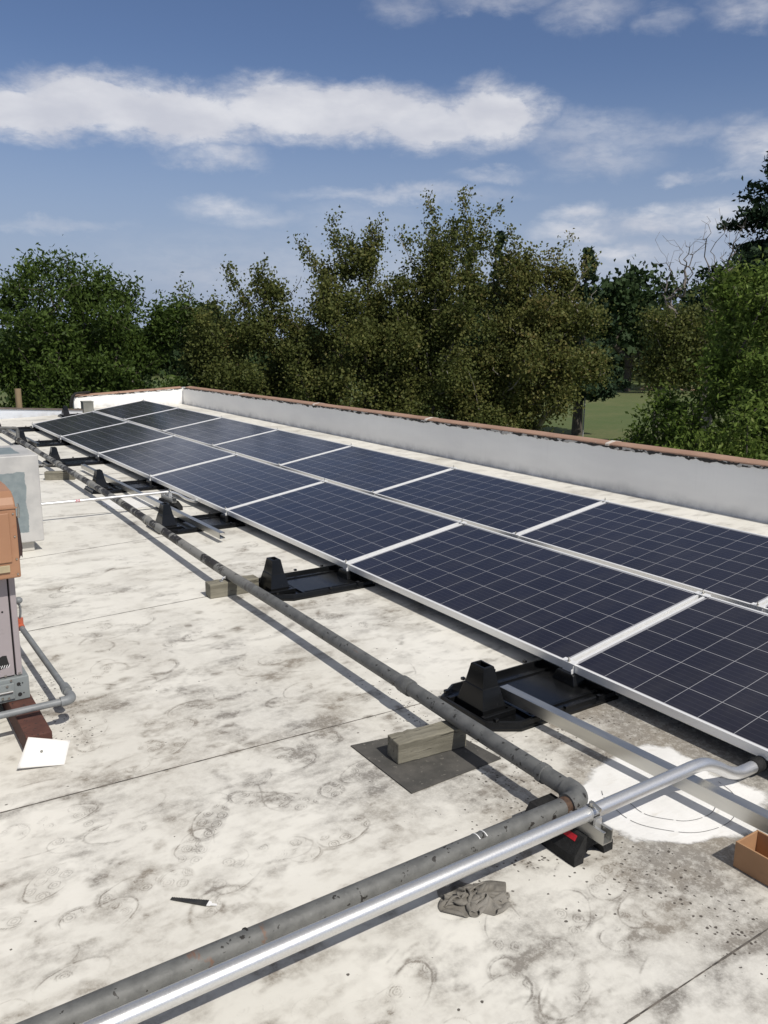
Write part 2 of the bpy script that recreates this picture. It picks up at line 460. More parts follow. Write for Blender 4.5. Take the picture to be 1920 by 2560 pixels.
def make_roof_mat():
    m, gg, b = new_mat('roof_membrane')
    o = gg.obj()
    dirt = gg.attr('dirt')
    dark = gg.attr('speck')
    n1 = gg.noise(o, 1.3, 6, 0.6)
    n2 = gg.noise(gg.mapping(o, (1, 1, 1), (4, 2, 0)), 7, 6, 0.65, 0.6)
    n3 = gg.noise(o, 38, 5, 0.65)
    n4 = gg.noise(gg.mapping(o, (1, 1, 1), (1, 9, 3)), 130, 4, 0.75)
    c = gg.mix(gg.sstep(n1, 0.3, 0.7), (0.725, 0.705, 0.645), (0.66, 0.64, 0.58))
    d0 = gg.math('ADD', gg.math('MULTIPLY', gg.sstep(n2, 0.50, 0.72), 0.10), gg.math('MULTIPLY', gg.sstep(n3, 0.55, 0.75), 0.06))
    d = gg.math('ADD', d0, gg.math('MULTIPLY', gg.math('MULTIPLY', dirt, gg.sstep(n4, 0.30, 0.62, 0.72, 1.12)), gg.sstep(n3, 0.22, 0.62, 0.45, 1.1)), clamp=True)
    grey = gg.mix(gg.sstep(n1, 0.4, 0.6), (0.235, 0.22, 0.197), (0.25, 0.222, 0.183))
    c = gg.mix(d, c, grey)
    # loose debris: small dark flakes, dense where 'speck' is high
    v = gg.N.new('ShaderNodeTexVoronoi')
    gg.L.new(gg.vmath('ADD', o, gg.vmath('SCALE', gg.noise(o, 60, 2, out='Color'))), v.inputs['Vector'])
    v.inputs['Scale'].default_value = 80
    v.inputs['Randomness'].default_value = 1.0
    vs = gg.N.new('ShaderNodeVectorMath')
    sel = gg.sep(v.outputs['Color'])[0]
    size = gg.math('MULTIPLY', gg.sep(v.outputs['Color'])[1], 0.42)
    # crisp dry smears and scuffs
    sm_ = gg.noise(gg.mapping(o, (1.0, 3.2, 1), (2, 7, 0)), 11, 7, 0.72, 0.8)
    c = gg.mix(gg.math('MULTIPLY', gg.sstep(sm_, 0.61, 0.70), gg.sstep(n1, 0.38, 0.6, 0.05, 0.36)), c, (0.29, 0.27, 0.24))
    sc_ = gg.noise(gg.mapping(o, (3.0, 1.0, 1), (9, 1, 0)), 26, 6, 0.75, 1.2)
    c = gg.mix(gg.math('MULTIPLY', gg.sstep(sc_, 0.64, 0.69), gg.sstep(n2, 0.45, 0.6, 0.0, 0.5)), c, (0.20, 0.185, 0.165))
    flake = gg.math('MULTIPLY', gg.math('LESS_THAN', sel, dark), gg.math('LESS_THAN', v.outputs['Distance'], size))
    c = gg.mix(gg.math('MULTIPLY', flake, 0.9), c, (0.055, 0.045, 0.036))
    gg.put(b.inputs['Base Color'], c)
    b.inputs['Roughness'].default_value = 0.62
    b.inputs['Specular IOR Level'].default_value = 0.35
    h = gg.math('ADD', gg.math('MULTIPLY', n2, 0.6), gg.math('MULTIPLY', n3, 0.25))
    gg.L.new(gg.bump(h, 0.25, 0.006), b.inputs['Normal'])
    return m


M['roof'] = make_roof_mat()
for nd in M['roof'].node_tree.nodes:
    if nd.type == 'VECT_MATH' and nd.operation == 'SCALE':
        nd.inputs['Scale'].default_value = 0.012


def make_leaf_mat(name, stops, rough=0.55, trans=0.38):
    m = bpy.data.materials.new(name)
    m.use_nodes = True
    m.node_tree.nodes.clear()
    gg = G(m.node_tree)
    c = gg.ramp(gg.attr('tone'), stops)
    b = gg.N.new('ShaderNodeBsdfPrincipled')
    gg.put(b.inputs['Base Color'], c)
    b.inputs['Roughness'].default_value = rough
    b.inputs['Specular IOR Level'].default_value = 0.15
    t = gg.N.new('ShaderNodeBsdfTranslucent')
    gg.put(t.inputs['Color'], c)
    mx = gg.N.new('ShaderNodeMixShader')
    mx.inputs[0].default_value = trans
    gg.L.new(b.outputs[0], mx.inputs[1])
    gg.L.new(t.outputs[0], mx.inputs[2])
    o = gg.N.new('ShaderNodeOutputMaterial')
    gg.L.new(mx.outputs[0], o.inputs['Surface'])
    return m


M['leaf_deep'] = make_leaf_mat('deep_green_leaves', [(0, (0.0270, 0.0459, 0.0108)), (0.5, (0.0675, 0.1080, 0.0230)), (0.85, (0.1148, 0.1688, 0.0351)), (1, (0.1755, 0.2025, 0.0540))])
M['leaf_olive'] = make_leaf_mat('olive_brown_leaves', [(0, (0.0465, 0.0620, 0.0186)), (0.4, (0.1023, 0.1209, 0.0341)), (0.75, (0.1628, 0.1628, 0.0496)), (0.93, (0.1938, 0.1550, 0.0558)), (1, (0.2325, 0.1783, 0.0775))])
M['leaf_bright'] = make_leaf_mat('bright_green_leaves', [(0, (0.042, 0.072, 0.014)), (0.5, (0.105, 0.16, 0.030)), (0.85, (0.18, 0.24, 0.055)), (1, (0.26, 0.30, 0.10))])
M['leaf_dark'] = make_leaf_mat('dark_needles', [(0, (0.0135, 0.0270, 0.0135)), (0.6, (0.0300, 0.0540, 0.0255)), (1, (0.0540, 0.0825, 0.0375))], 0.7, 0.1)
M['leaf_far'] = make_leaf_mat('far_oak_leaves', [(0, (0.0162, 0.0324, 0.0121)), (0.6, (0.0405, 0.0675, 0.0243)), (1, (0.0743, 0.0945, 0.0351))], 0.7, 0.15)


def make_lawn_mat():
    m, gg, b = new_mat('lawn_grass')
    o = gg.obj()
    n = gg.noise(gg.mapping(o, (1, 1, 1)), 0.12, 6, 0.6)
    n2 = gg.noise(o, 2.5, 5, 0.7)
    c = gg.mix(gg.sstep(n, 0.35, 0.65), (0.07, 0.10, 0.026), (0.11, 0.12, 0.042))
    c = gg.mix(gg.sstep(n2, 0.4, 0.75), c, (0.06, 0.095, 0.022))
    gg.put(b.inputs['Base Color'], c)
    b.inputs['Roughness'].default_value = 0.9
    gg.L.new(gg.bump(gg.noise(o, 12, 4), 0.6, 0.05), b.inputs['Normal'])
    return m


M['lawn'] = make_lawn_mat()


# ------------------------------------------------------------------ object helpers
def link(o, parent=None):
    COL.objects.link(o)
    if parent is not None:
        o.parent = parent
    return o


def tag(o, label=None, cat=None, group=None, kind=None):
    if label:
        o['label'] = label
    if cat:
        o['category'] = cat
    if group:
        o['group'] = group
    if kind:
        o['kind'] = kind
    return o


def empty(name, loc=(0, 0, 0), rot=(0, 0, 0)):
    o = bpy.data.objects.new(name, None)
    o.location = loc
    o.rotation_euler = rot
    o.empty_display_size = 0.1
    return link(o)


class MB:
    def __init__(self):
        self.v = []
        self.f = []

    def add(self, vs, fs):
        k = len(self.v)
        self.v.extend([tuple(p) for p in vs])
        self.f.extend([tuple(i + k for i in f) for f in fs])
        return self

    def box(self, lo, hi):
        (a, b, c), (d, e, f) = lo, hi
        return self.add([(a, b, c), (d, b, c), (d, e, c), (a, e, c), (a, b, f), (d, b, f), (d, e, f), (a, e, f)],
                        [(0, 3, 2, 1), (4, 5, 6, 7), (0, 1, 5, 4), (1, 2, 6, 5), (2, 3, 7, 6), (3, 0, 4, 7)])

    def prism(self, poly, axis, a, b):
        """poly: list of 2-D points; extruded along axis ('x','y','z') from a to b"""
        n = len(poly)

        def P(p, t):
            return {'z': (p[0], p[1], t), 'y': (p[0], t, p[1]), 'x': (t, p[0], p[1])}[axis]
        vs = [P(p, a) for p in poly] + [P(p, b) for p in poly]
        fs = [tuple(range(n))[::-1], tuple(range(n, 2 * n))]
        fs += [(i, (i + 1) % n, (i + 1) % n + n, i + n) for i in range(n)]
        return self.add(vs, fs)

    def loft(self, rings, cap0=True, cap1=True):
        n = len(rings[0])
        vs = [p for r in rings for p in r]
        fs = []
        for k in range(len(rings) - 1):
            for i in range(n):
                j = (i + 1) % n
                fs.append((k * n + i, k * n + j, (k + 1) * n + j, (k + 1) * n + i))
        if cap0:
            fs.append(tuple(range(n))[::-1])
        if cap1:
            fs.append(tuple((len(rings) - 1) * n + i for i in range(n)))
        return self.add(vs, fs)

    def tube(self, pts, r, n=16, caps=True):
        pts = [Vector(p) for p in pts]
        rs = r if isinstance(r, (list, tuple)) else [r] * len(pts)
        rings = []
        ref = None
        for i, p in enumerate(pts):
            t = (pts[min(i + 1, len(pts) - 1)] - pts[max(i - 1, 0)]).normalized()
            if ref is None:
                ref = Vector((0, 0, 1)) if abs(t.z) < 0.9 else Vector((1, 0, 0))
            a = (ref - t * ref.dot(t)).normalized()
            ref = a
            bb = t.cross(a)
            rings.append([tuple(p + (a * math.cos(2 * math.pi * k / n) + bb * math.sin(2 * math.pi * k / n)) * rs[i]) for k in range(n)])
        return self.loft(rings, caps, caps)

    def build(self, name, mat, parent=None, smooth=None, bevel=0.0, seg=2, loc=None):
        me = bpy.data.meshes.new(name)
        me.from_pydata(self.v, [], self.f)
        bm = bmesh.new()
        bm.from_mesh(me)
        bmesh.ops.recalc_face_normals(bm, faces=bm.faces)
        bm.to_mesh(me)
        bm.free()
        o = bpy.data.objects.new(name, me)
        for mm in (mat if isinstance(mat, (list, tuple)) else [mat]):
            me.materials.append(mm)
        if smooth is not None:
            me.polygons.foreach_set('use_smooth', [True] * len(me.polygons))
            try:
                me.set_sharp_from_angle(angle=R(smooth))
            except Exception:
                pass
        if bevel:
            md = o.modifiers.new('bevel', 'BEVEL')
            md.width = bevel
            md.segments = seg
            md.limit_method = 'ANGLE'
            md.angle_limit = R(35)
        link(o, parent)
        if loc:
            o.location = loc
        return o


def arc(c, a0, a1, r, e1, e2, n=8):
    c, e1, e2 = Vector(c), Vector(e1), Vector(e2)
    return [c + e1 * r * math.cos(a0 + (a1 - a0) * k / n) + e2 * r * math.sin(a0 + (a1 - a0) * k / n) for k in range(n + 1)]


def smooth_path(pts, n=10):
    """Catmull-Rom through points"""
    P = [Vector(p) for p in pts]
    P = [P[0] * 2 - P[1]] + P + [P[-1] * 2 - P[-2]]
    out = []
    for i in range(1, len(P) - 2):
        for k in range(n):
            t = k / n
            a, b_, c, d = P[i - 1], P[i], P[i + 1], P[i + 2]
            out.append(0.5 * ((2 * b_) + (c - a) * t + (2 * a - 5 * b_ + 4 * c - d) * t * t + (-a + 3 * b_ - 3 * c + d) * t ** 3))
    out.append(P[-2])
    return out


def mesh_np(name, V, F, mat, parent=None, smooth=False, attrs=None, domain='FACE'):
    """numpy mesh, F is (n,4) quads"""
    me = bpy.data.meshes.new(name)
    me.vertices.add(len(V))
    me.vertices.foreach_set('co', V.astype(np.float32).ravel())
    k = F.shape[1]
    me.loops.add(F.size)
    me.loops.foreach_set('vertex_index', F.astype(np.int32).ravel())
    me.polygons.add(len(F))
    me.polygons.foreach_set('loop_start', np.arange(0, F.size, k, dtype=np.int32))
    me.polygons.foreach_set('loop_total', np.full(len(F), k, dtype=np.int32))
    if smooth:
        me.polygons.foreach_set('use_smooth', np.ones(len(F), dtype=bool))
    me.materials.append(mat)
    for nm, arr in (attrs or {}).items():
        a = me.attributes.new(nm, 'FLOAT', domain)
        a.data.foreach_set('value', arr.astype(np.float32).ravel())
    me.update(calc_edges=True)
    o = bpy.data.objects.new(name, me)
    link(o, parent)
    return o


# ================================================================== SETTING
GZ = -4.6
# ground / lawn
gm = MB()
gm.add([(-900, -900, GZ), (1200, -900, GZ), (1200, 1200, GZ), (-900, 1200, GZ)], [(0, 1, 2, 3)])
tag(gm.build('lawn', M['lawn']), kind='structure')

# ---- roof: fine tensor grid with hand-laid dirt, footprints and debris as vertex attributes
def spaced(segs):
    out = []
    for a, b, s in segs:
        n = max(1, int(round((b - a) / s)))
        out.extend(list(np.linspace(a, b, n, endpoint=False)))
    out.append(segs[-1][1])
    return np.array(out)


gxs = spaced([(-14, -4, 0.5), (-4, -2.65, 0.03), (-2.65, -0.95, 0.0034), (-0.95, -0.35, 0.005), (-0.35, 0.3, 0.013), (0.3, 4.3, 0.08)])
gys = spaced([(-18, -13.6, 0.2), (-13.6, -11.4, 0.0034), (-11.4, -10.4, 0.0055), (-10.4, -8.6, 0.0095), (-8.6, -4, 0.03), (-4, 4.2, 0.08)])
X, Y = np.meshgrid(gxs, gys)
dirt = np.zeros_like(X)
speck = np.zeros_like(X)


def vnoise(X, Y, s, seed):
    """value noise"""
    rs = np.random.default_rng(seed)
    T = rs.random((256, 256))
    x = X * s + 1000
    y = Y * s + 1000
    xi = np.floor(x).astype(int)
    yi = np.floor(y).astype(int)
    fx = x - xi
    fy = y - yi
    fx = fx * fx * (3 - 2 * fx)
    fy = fy * fy * (3 - 2 * fy)
    a = T[xi % 256, yi % 256]
    b = T[(xi + 1) % 256, yi % 256]
    c = T[xi % 256, (yi + 1) % 256]
    d = T[(xi + 1) % 256, (yi + 1) % 256]
    return (a * (1 - fx) + b * fx) * (1 - fy) + (c * (1 - fx) + d * fx) * fy


def fbm(X, Y, s, seed, o=4):
    v = 0
    amp = 0.5
    tot = 0
    for k in range(o):
        v = v + amp * vnoise(X, Y, s * 2 ** k, seed + k)
        tot += amp
        amp *= 0.55
    return v / tot


def sst(x, a, b):
    t = np.clip((x - a) / (b - a), 0, 1)
    return t * t * (3 - 2 * t)


wx = (fbm(X, Y, 3, 5) - 0.5)
wy = (fbm(X, Y, 3, 25) - 0.5)
# broad soiling
soil = fbm(X + wx * 0.25, Y + wy * 0.25, 1.6, 40, 5)
east = sst(X + 0.35 * wx, -1.55, -0.7) * sst(-Y + 0.4 * wy, 11.4, 12.3)
dirt += 0.26 * sst(soil, 0.48, 0.72)
mid_ = fbm(X + wx * .15, Y * 1.7 + wy * .15, 6.0, 44, 5)
dirt += 0.34 * sst(mid_, 0.55, 0.74) * (0.4 + 0.6 * sst(soil, 0.4, 0.6))
fine_ = fbm(X + wx * .1, Y * 1.4, 15.0, 48, 4)
dirt += 0.34 * sst(fine_, 0.60, 0.78) * sst(mid_, 0.42, 0.6)
dirt += east * (0.18 + 0.44 * sst(fbm(X, Y, 4.0, 60, 5), 0.42, 0.62))
dirt += 0.30 * sst(fbm(X + wx * .2, Y * 2.2, 4.5, 70, 4), 0.60, 0.78) * sst(-Y, 8.0, 9.5)
dirt += 0.22 * sst(fbm(X * 1.2, Y * 2.6, 3.5, 77, 4), 0.58, 0.75)
dirt += 0.25 * sst(fbm(X + wx * .1, Y * 1.5, 9.0, 90, 4), 0.60, 0.8)
dirt += 0.24 * sst(mid_, 0.46, 0.66) * sst(X, -2.0, -1.3) * sst(-Y, 12.8, 13.1)
dirt += 0.16 * sst(fine_, 0.5, 0.68) * sst(-Y, 10.6, 11.6)
# dirty strip under the low edge of the front row
dirt += 0.55 * sst(X, -0.35, 0.05) * sst(-Y, 11.6, 12.2) * fbm(X, Y, 6, 99)
dirt += 0.9 * np.exp(-((Y + 13.33) / 0.05) ** 2) * sst(X, -1.6, -0.8) * fbm(X, Y, 6, 101)
# debris along pipes
pipe_x = -0.74 + 0.0214 * (Y + 9.68)
speck += 0.30 * np.exp(-((X - pipe_x - 0.03) / 0.13) ** 2) * sst(-Y, 11.0, 12.2)
speck += 0.30 * np.exp(-(((X + 1.0) / 0.22) ** 2 + ((Y + 12.72) / 0.2) ** 2))
speck += 0.22 * np.exp(-(((X + 0.25) / 0.3) ** 2 + ((Y + 12.2) / 0.3) ** 2))
speck += 0.30 * np.exp(-((X + 2.04) / 0.09) ** 2) * sst(Y, -11.45, -11.2) * sst(-Y, 10.2, 10.5)
speck *= 1.7
speck += 0.012 * sst(fbm(X, Y, 2, 120), 0.4, 0.7)
stain = np.exp(-(((X + 0.83) / 0.07) ** 2 + ((Y + 12.30) / 0.10) ** 2)) * sst(fbm(X, Y, 22, 130), 0.42, 0.6)
speck += 0.5 * stain
dirt += 0.6 * stain


def local(cx, cy, ang, S=0.5):
    ix0, ix1 = np.searchsorted(gxs, [cx - S, cx + S])
    iy0, iy1 = np.searchsorted(gys, [cy - S, cy + S])
    xs = X[iy0:iy1, ix0:ix1] - cx
    ys = Y[iy0:iy1, ix0:ix1] - cy
    c, s = math.cos(ang), math.sin(ang)
    return (slice(iy0, iy1), slice(ix0, ix1)), c * xs + s * ys, -s * xs + c * ys


def footprint(cx, cy, ang, k=1.0, seed=0, part='both'):
    """dusty boot print: sole and heel outlines with contour rings"""
    sl, u, v = local(cx, cy, ang, 0.24)
    if u.size == 0:
        return
    gx_, gy_ = X[sl], Y[sl]
    patch = sst(fbm(gx_, gy_, 14, 200 + seed, 4), 0.38, 0.62)
    out = np.zeros_like(u)
    lobes = []
    if part in ('both', 'sole'):
        lobes.append((0.055, 0.0, 0.098, 0.054))
    if part in ('both', 'heel'):
        lobes.append((-0.105, 0.005, 0.050, 0.043))
    for (a, b, ra, rb) in lobes:
        w = 1 + 0.16 * (fbm(gx_, gy_, 12, 300 + seed) - 0.5) * 2
        r = np.sqrt(((u - a) / ra) ** 2 + ((v - b) / rb) ** 2) * w
        ring = np.exp(-((r - 1.0) / 0.04) ** 2)
        # tread blocks: each cell of the sole is a nest of contour lines
        cu = (u - a) / 0.052 + 0.25
        cv = (v - b) / 0.047 + 0.5
        du = cu - np.round(cu)
        dv = cv - np.round(cv)
        hsh = np.sin(np.round(cu) * 12.9898 + np.round(cv) * 78.233 + seed * 3.7) * 43758.5453
        hsh = hsh - np.floor(hsh)
        sk = (hsh - 0.5) * 1.1
        d1, d2 = du + sk * dv, dv - 0.6 * sk * du
        q = (np.abs(d1) ** 2.6 + np.abs(d2) ** 2.6) ** (1 / 2.6) + 0.22 * (fbm(gx_, gy_, 26, 400 + seed) - 0.5)
        nest = 0.5 + 0.5 * np.cos(q * 2 * math.pi * 6.0)
        inside = sst(-r, -0.98, -0.9)
        arcm = sst(np.cos(np.arctan2(v - b, u - a) - seed * 1.7), -0.35, 0.55)
        out = np.maximum(out, 0.85 * ring * arcm * (0.3 + 0.7 * patch))
        out = np.maximum(out, 0.35 * np.exp(-((r - 1.12) / 0.10) ** 2) * arcm * patch)
        out = np.maximum(out, inside * patch * (hsh > 0.22) * (0.08 + 0.46 * nest ** 2 * sst(-q, -0.5, -0.42)))
    dirt[sl] += k * out


def scuff(cx, cy, ang, L, Wd, k=0.5, seed=0, bend=0.0):
    sl, u, v = local(cx, cy, ang, L * 0.6 + 0.05)
    if u.size == 0:
        return
    v2 = v - bend * (u / L) ** 2 * L
    m = np.exp(-(v2 / Wd) ** 2) * sst(-np.abs(u), -L / 2, -L / 4)
    dirt[sl] += k * m * sst(fbm(X[sl], Y[sl], 16, 500 + seed, 4), 0.35, 0.6)


def swirl(cx, cy, r, ang0, k=0.5, seed=0):
    """arc-shaped smear left by a twisting boot"""
    sl, u, v = local(cx, cy, ang0, r * 1.5)
    if u.size == 0:
        return
    rr = np.hypot(u, v)
    th = np.arctan2(v, u)
    m = np.exp(-((rr - r) / 0.006) ** 2) * sst(-np.abs(th), -1.9, -0.6)
    m += 0.6 * np.exp(-((rr - r * 0.72) / 0.02) ** 2) * sst(-np.abs(th), -1.4, -0.3) * sst(fbm(X[sl], Y[sl], 18, 600 + seed), 0.4, 0.65)
    dirt[sl] += k * m


prints = [(-2.26, -12.34, 0.5), (-2.18, -12.25, 0.3), (-2.13, -11.92, -0.1), (-2.02, -11.83, 0.25), (-1.93, -12.18, 0.9),
          (-1.84, -12.07, 0.8), (-1.88, -12.36, 0.6), (-1.72, -12.28, -0.3), (-1.66, -11.98, -0.6), (-1.57, -12.04, -0.7),
          (-1.80, -11.50, 0.5), (-1.72, -11.38, 0.6), (-1.62, -11.22, 0.4), (-1.96, -11.20, 1.2), (-1.45, -11.85, 0.2),
          (-1.30, -11.75, 0.1), (-1.27, -12.05, 0.4), (-1.38, -11.15, 0.5), (-1.55, -10.75, 0.8), (-1.77, -10.6, 1.1),
          (-1.25, -10.4, 0.3), (-1.42, -10.05, 0.9), (-1.7, -10.0, 0.2), (-0.55, -10.45, -0.5), (-0.25, -10.75, -0.3),
          (-0.3, -10.2, 0.2), (-1.55, -13.12, 0.2), (-1.62, -13.24, 0.1), (-1.40, -13.20, 0.35), (-1.18, -13.02, 0.6),
          (-1.36, -12.98, 0.9), (-1.0, -13.1, 0.3), (-0.98, -12.97, 0.4), (-1.72, -13.0, 0.6), (-2.4, -12.5, 0.2),
          (-2.35, -12.1, 0.7), (-1.52, -12.33, 0.2), (-2.25, -11.75, 0.1), (-1.12, -11.3, 0.5), (-1.05, -10.9, 0.2),
          (-1.9, -9.6, 0.4), (-1.3, -9.4, 0.2), (-1.6, -9.2, 0.9), (-0.3, -9.3, 0.2), (-0.2, -8.8, 0.8)]
for i, (a, b, t) in enumerate(prints):
    footprint(a, b, t, RNG.uniform(1.0, 1.8), i)
for i in range(26):
    footprint(RNG.uniform(-2.5, -0.9), RNG.uniform(-13.3, -9.5), RNG.uniform(0, 6.28), RNG.uniform(0.15, 0.4), 100 + i,
              RNG.choice(['both', 'sole', 'heel']))
for i in range(190):
    scuff(RNG.uniform(-2.5, -0.3), RNG.uniform(-13.4, -8.8), RNG.normal(0.2, 0.5), RNG.uniform(0.04, 0.26), RNG.choice([0.003, 0.006, 0.012, 0.022]),
          RNG.uniform(0.25, 0.7), i, RNG.uniform(-0.4, 0.4))
for i in range(12):
    swirl(RNG.uniform(-2.4, -0.9), RNG.uniform(-13.3, -10.0), RNG.uniform(0.05, 0.11), RNG.uniform(0, 6.28), RNG.uniform(0.2, 0.5), i)
# small round blots
for (a, b, r_) in [(-0.98, -13.17, 0.016), (-1.19, -13.29, 0.016), (-0.71, -13.02, 0.045), (-1.12, -11.62, 0.04), (-1.12, -10.45, 0.03)]:
    sl, u, v = local(a, b, 0, 0.15)
    dirt[sl] += 0.9 * np.exp(-((u / r_) ** 2 + (v / r_) ** 2)) * sst(fbm(X[sl], Y[sl], 30, 700), 0.25, 0.5)
dirt = np.clip(dirt, 0, 1.0)
ny, nx = X.shape
V = np.stack([X.ravel(), Y.ravel(), np.zeros(X.size)], 1)
idx = np.arange(X.size).reshape(ny, nx)
F = np.stack([idx[:-1, :-1], idx[:-1, 1:], idx[1:, 1:], idx[1:, :-1]], -1).reshape(-1, 4)
Xc = (X[:-1, :-1] + X[1:, 1:]).ravel() / 2
Yc = (Y[:-1, :-1] + Y[1:, 1:]).ravel() / 2
F = F[~((Xc < 1.7) & (Yc > 2.30 + 0.338 * (Xc - 0.0)))]
roof = mesh_np('roof', V, F, M['roof'], attrs={'dirt': dirt.ravel(), 'speck': speck.ravel()}, domain='POINT')
tag(roof, kind='structure')

# building body under the roof deck
bb = MB()
bb.prism([(-14, -18), (4.24, -18), (4.24, 4.18), (1.65, 4.18), (1.5, 2.75), (-14, -2.5)], 'z', GZ, -0.02)
tag(bb.build('building_walls', M['white']), kind='structure')

# membrane laps (dark seams)
sm = MB()
for (x0, x1, y0, y1, w) in [(-3.2, -0.62, -11.575, -11.69, 0.0045), (-3.2, -0.3, -9.93, -9.74, 0.0045), (-1.9, 0.2, -8.33, -8.05, 0.005),
                            (-1.4, 0.3, -6.93, -7.2, 0.006), (-3.0, 0.2, -13.33, -13.325, 0.0045), (-1.2, 0.2, -4.9, -5.0, 0.008)]:
    n = 90
    for k in range(n):
        RNG.random()
        a, b = k / n, (k + 1) / n
        xa, xb = x0 + (x1 - x0) * a, x0 + (x1 - x0) * b
        ya, yb = y0 + (y1 - y0) * a, y0 + (y1 - y0) * b
        wa = w * RNG.uniform(0.35, 0.75)
        sm.add([(xa, ya - wa, 0.0015), (xb, yb - wa, 0.0015), (xb, yb + wa, 0.0015), (xa, ya + wa, 0.0015)], [(0, 1, 2, 3)])
tag(sm.build('roof_seams', M['seam']), kind='structure')

# ------------------------------------------------------------------ parapets
def wtop(y):
    return 0.372 + (3.9 - y) / 14.05 * 0.118


pw = empty('parapet_wall', (4.0, -4.6, 0))
tag(pw, 'long white parapet wall with terracotta cap running beside the back row of panels', 'wall')
mb = MB()
ys = np.linspace(-16, 4.1, 60)
n = len(ys)
vs = []
for y in ys:
    vs += [(0.0, y + 4.6, -0.01), (0.0, y + 4.6, wtop(y)), (0.2, y + 4.6, wtop(y)), (0.2, y + 4.6, -0.01)]
fs = []
for k in range(n - 1):
    for i in range(3):
        fs.append((k * 4 + i, k * 4 + i + 1, k * 4 + 4 + i + 1, k * 4 + 4 + i))
fs += [(0, 1, 2, 3), tuple((n - 1) * 4 + i for i in (3, 2, 1, 0))]
mb.add(vs, fs)
mb.build('wall', M['parapet'], pw)


def cap_section(parent, p0, p1, width, z0, z1, jog=0.0):
    """sheet-metal cap with a dropped lip on both sides, from p0 to p1 (inner edge line), widening to the outside"""
    p0, p1 = Vector(p0), Vector(p1)
    d = (p1 - p0).normalized()
    nrm = Vector((d.y, -d.x, 0))
    if nrm.x + nrm.y < 0:
        nrm = -nrm
    prof = [(-0.012, -0.012), (-0.012, 0.0), (-0.004, 0.008), (width * 0.5, 0.026), (width, 0.012), (width + 0.012, 0.0), (width + 0.012, -0.05),
            (width + 0.006, -0.05), (width, -0.004), (-0.008, -0.004), (-0.009, -0.012)]
    rings = []
    N = 8
    for k in range(N + 1):
        t = k / N
        p = p0.lerp(p1, t)
        z = z0 + (z1 - z0) * t + RNG.normal(0, 0.0015)
        rings.append([tuple(p + nrm * (a + jog) + Vector((0, 0, z + b))) for a, b in prof])
    m = MB()
    m.loft(rings)
    return m.build('cap_section', M['terracotta'], parent, smooth=40)


def ragged_strip(parent, p0, p1, z0, z1, off, h0, h1, name='torn_tar_edge'):
    """torn roofing-felt edge hanging under the cap: real thin flaps with a ragged lower edge"""
    p0, p1 = Vector(p0), Vector(p1)
    L = (p1 - p0).length
    n = int(L / 0.025)
    d = (p1 - p0).normalized()
    nrm = Vector((d.y, -d.x, 0))
    if nrm.x + nrm.y < 0:
        nrm = -nrm
    rs = np.random.default_rng(int(L * 100) + 3)
    hh = np.interp(np.arange(n + 1), np.arange(0, n + 4, 3), rs.uniform(h0, h1, len(np.arange(0, n + 4, 3)))) + rs.uniform(-0.006, 0.006, n + 1)
    tt = rs.uniform(0.004, 0.014, n + 1)
    rings = []
    for k in range(n + 1):
        t = k / n
        p = p0.lerp(p1, t)
        z = z0 + (z1 - z0) * t
        a = p - nrm * (off + tt[k])
        b = p - nrm * off
        rings.append([(a.x, a.y, z), (a.x, a.y, z - hh[k]), (b.x, b.y, z - hh[k] - 0.004), (b.x, b.y, z)])
    m = MB()
    m.loft(rings)
    return m.build(name, M['tar'], parent)


joints = [-16, -13.2, -11.4, -8.55, -5.38, -2.24, 0.78, 3.72]
for k in range(len(joints) - 1):
    a, b = joints[k] + 0.005, joints[k + 1] - 0.005
    cap_section(pw, (0, a + 4.6, 0), (0, b + 4.6, 0), 0.2, wtop(a) + 0.012, wtop(b) + 0.012, RNG.uniform(-0.004, 0.004))
    sj = MB()
    yj = joints[k + 1] + 4.6
    if k < len(joints) - 2:
        zj = wtop(joints[k + 1]) + 0.012
        prof = [(-0.016, -0.016), (-0.016, 0.002), (-0.006, 0.011), (0.1, 0.0295), (0.2, 0.0155), (0.2, 0.010), (0.1, 0.022), (-0.003, 0.006), (-0.012, -0.016)]
        sj.loft([[(x_, yj + w_ + 0.1 * (x_), zj + z_) for x_, z_ in prof] for w_ in (-0.03, -0.012, 0.006, 0.024)])
        sj.build('joint_sealant', M['sealant'], pw)
ragged_strip(pw, (0, -16 + 4.6, 0), (0, 3.85 + 4.6, 0), wtop(-16) + 0.003, wtop(3.85) + 0.003, 0.002, 0.012, 0.038)

pf = empty('parapet_wall', (2.8, 3.9, 0))
tag(pf, 'short sunlit white parapet wall across the far end of the roof', 'wall')
FX0, FX1 = -1.20, 1.2   # local x, wall from 1.6 to 4.0
mb = MB()
xs = np.linspace(FX0, FX1 - 0.001, 16)


def ftop(x):
    return 0.232 + (x - FX0) / (FX1 - FX0) * 0.128


vs, fs = [], []
for x in xs:
    vs += [(x, 0, -0.01), (x, 0, ftop(x)), (x, 0.2, ftop(x)), (x, 0.2, -0.01)]
for k in range(len(xs) - 1):
    for i in range(3):
        fs.append((k * 4 + i, k * 4 + i + 1, k * 4 + 5 + i, k * 4 + 4 + i))
fs += [(0, 1, 2, 3), tuple((len(xs) - 1) * 4 + i for i in (3, 2, 1, 0))]
mb.add(vs, fs)
mb.build('wall', M['parapet'], pf)
for a, b in ((FX0, -0.25), (-0.24, 0.55), (0.56, FX1 - 0.03)):
    cap_section(pf, (a, 0, 0), (b, 0, 0), 0.2, ftop(a) + 0.012, ftop(b) + 0.012)
ragged_strip(pf, (FX0, 0, 0), (FX1 - 0.02, 0, 0), ftop(FX0) + 0.003, ftop(FX1) + 0.003, 0.002, 0.008, 0.03)

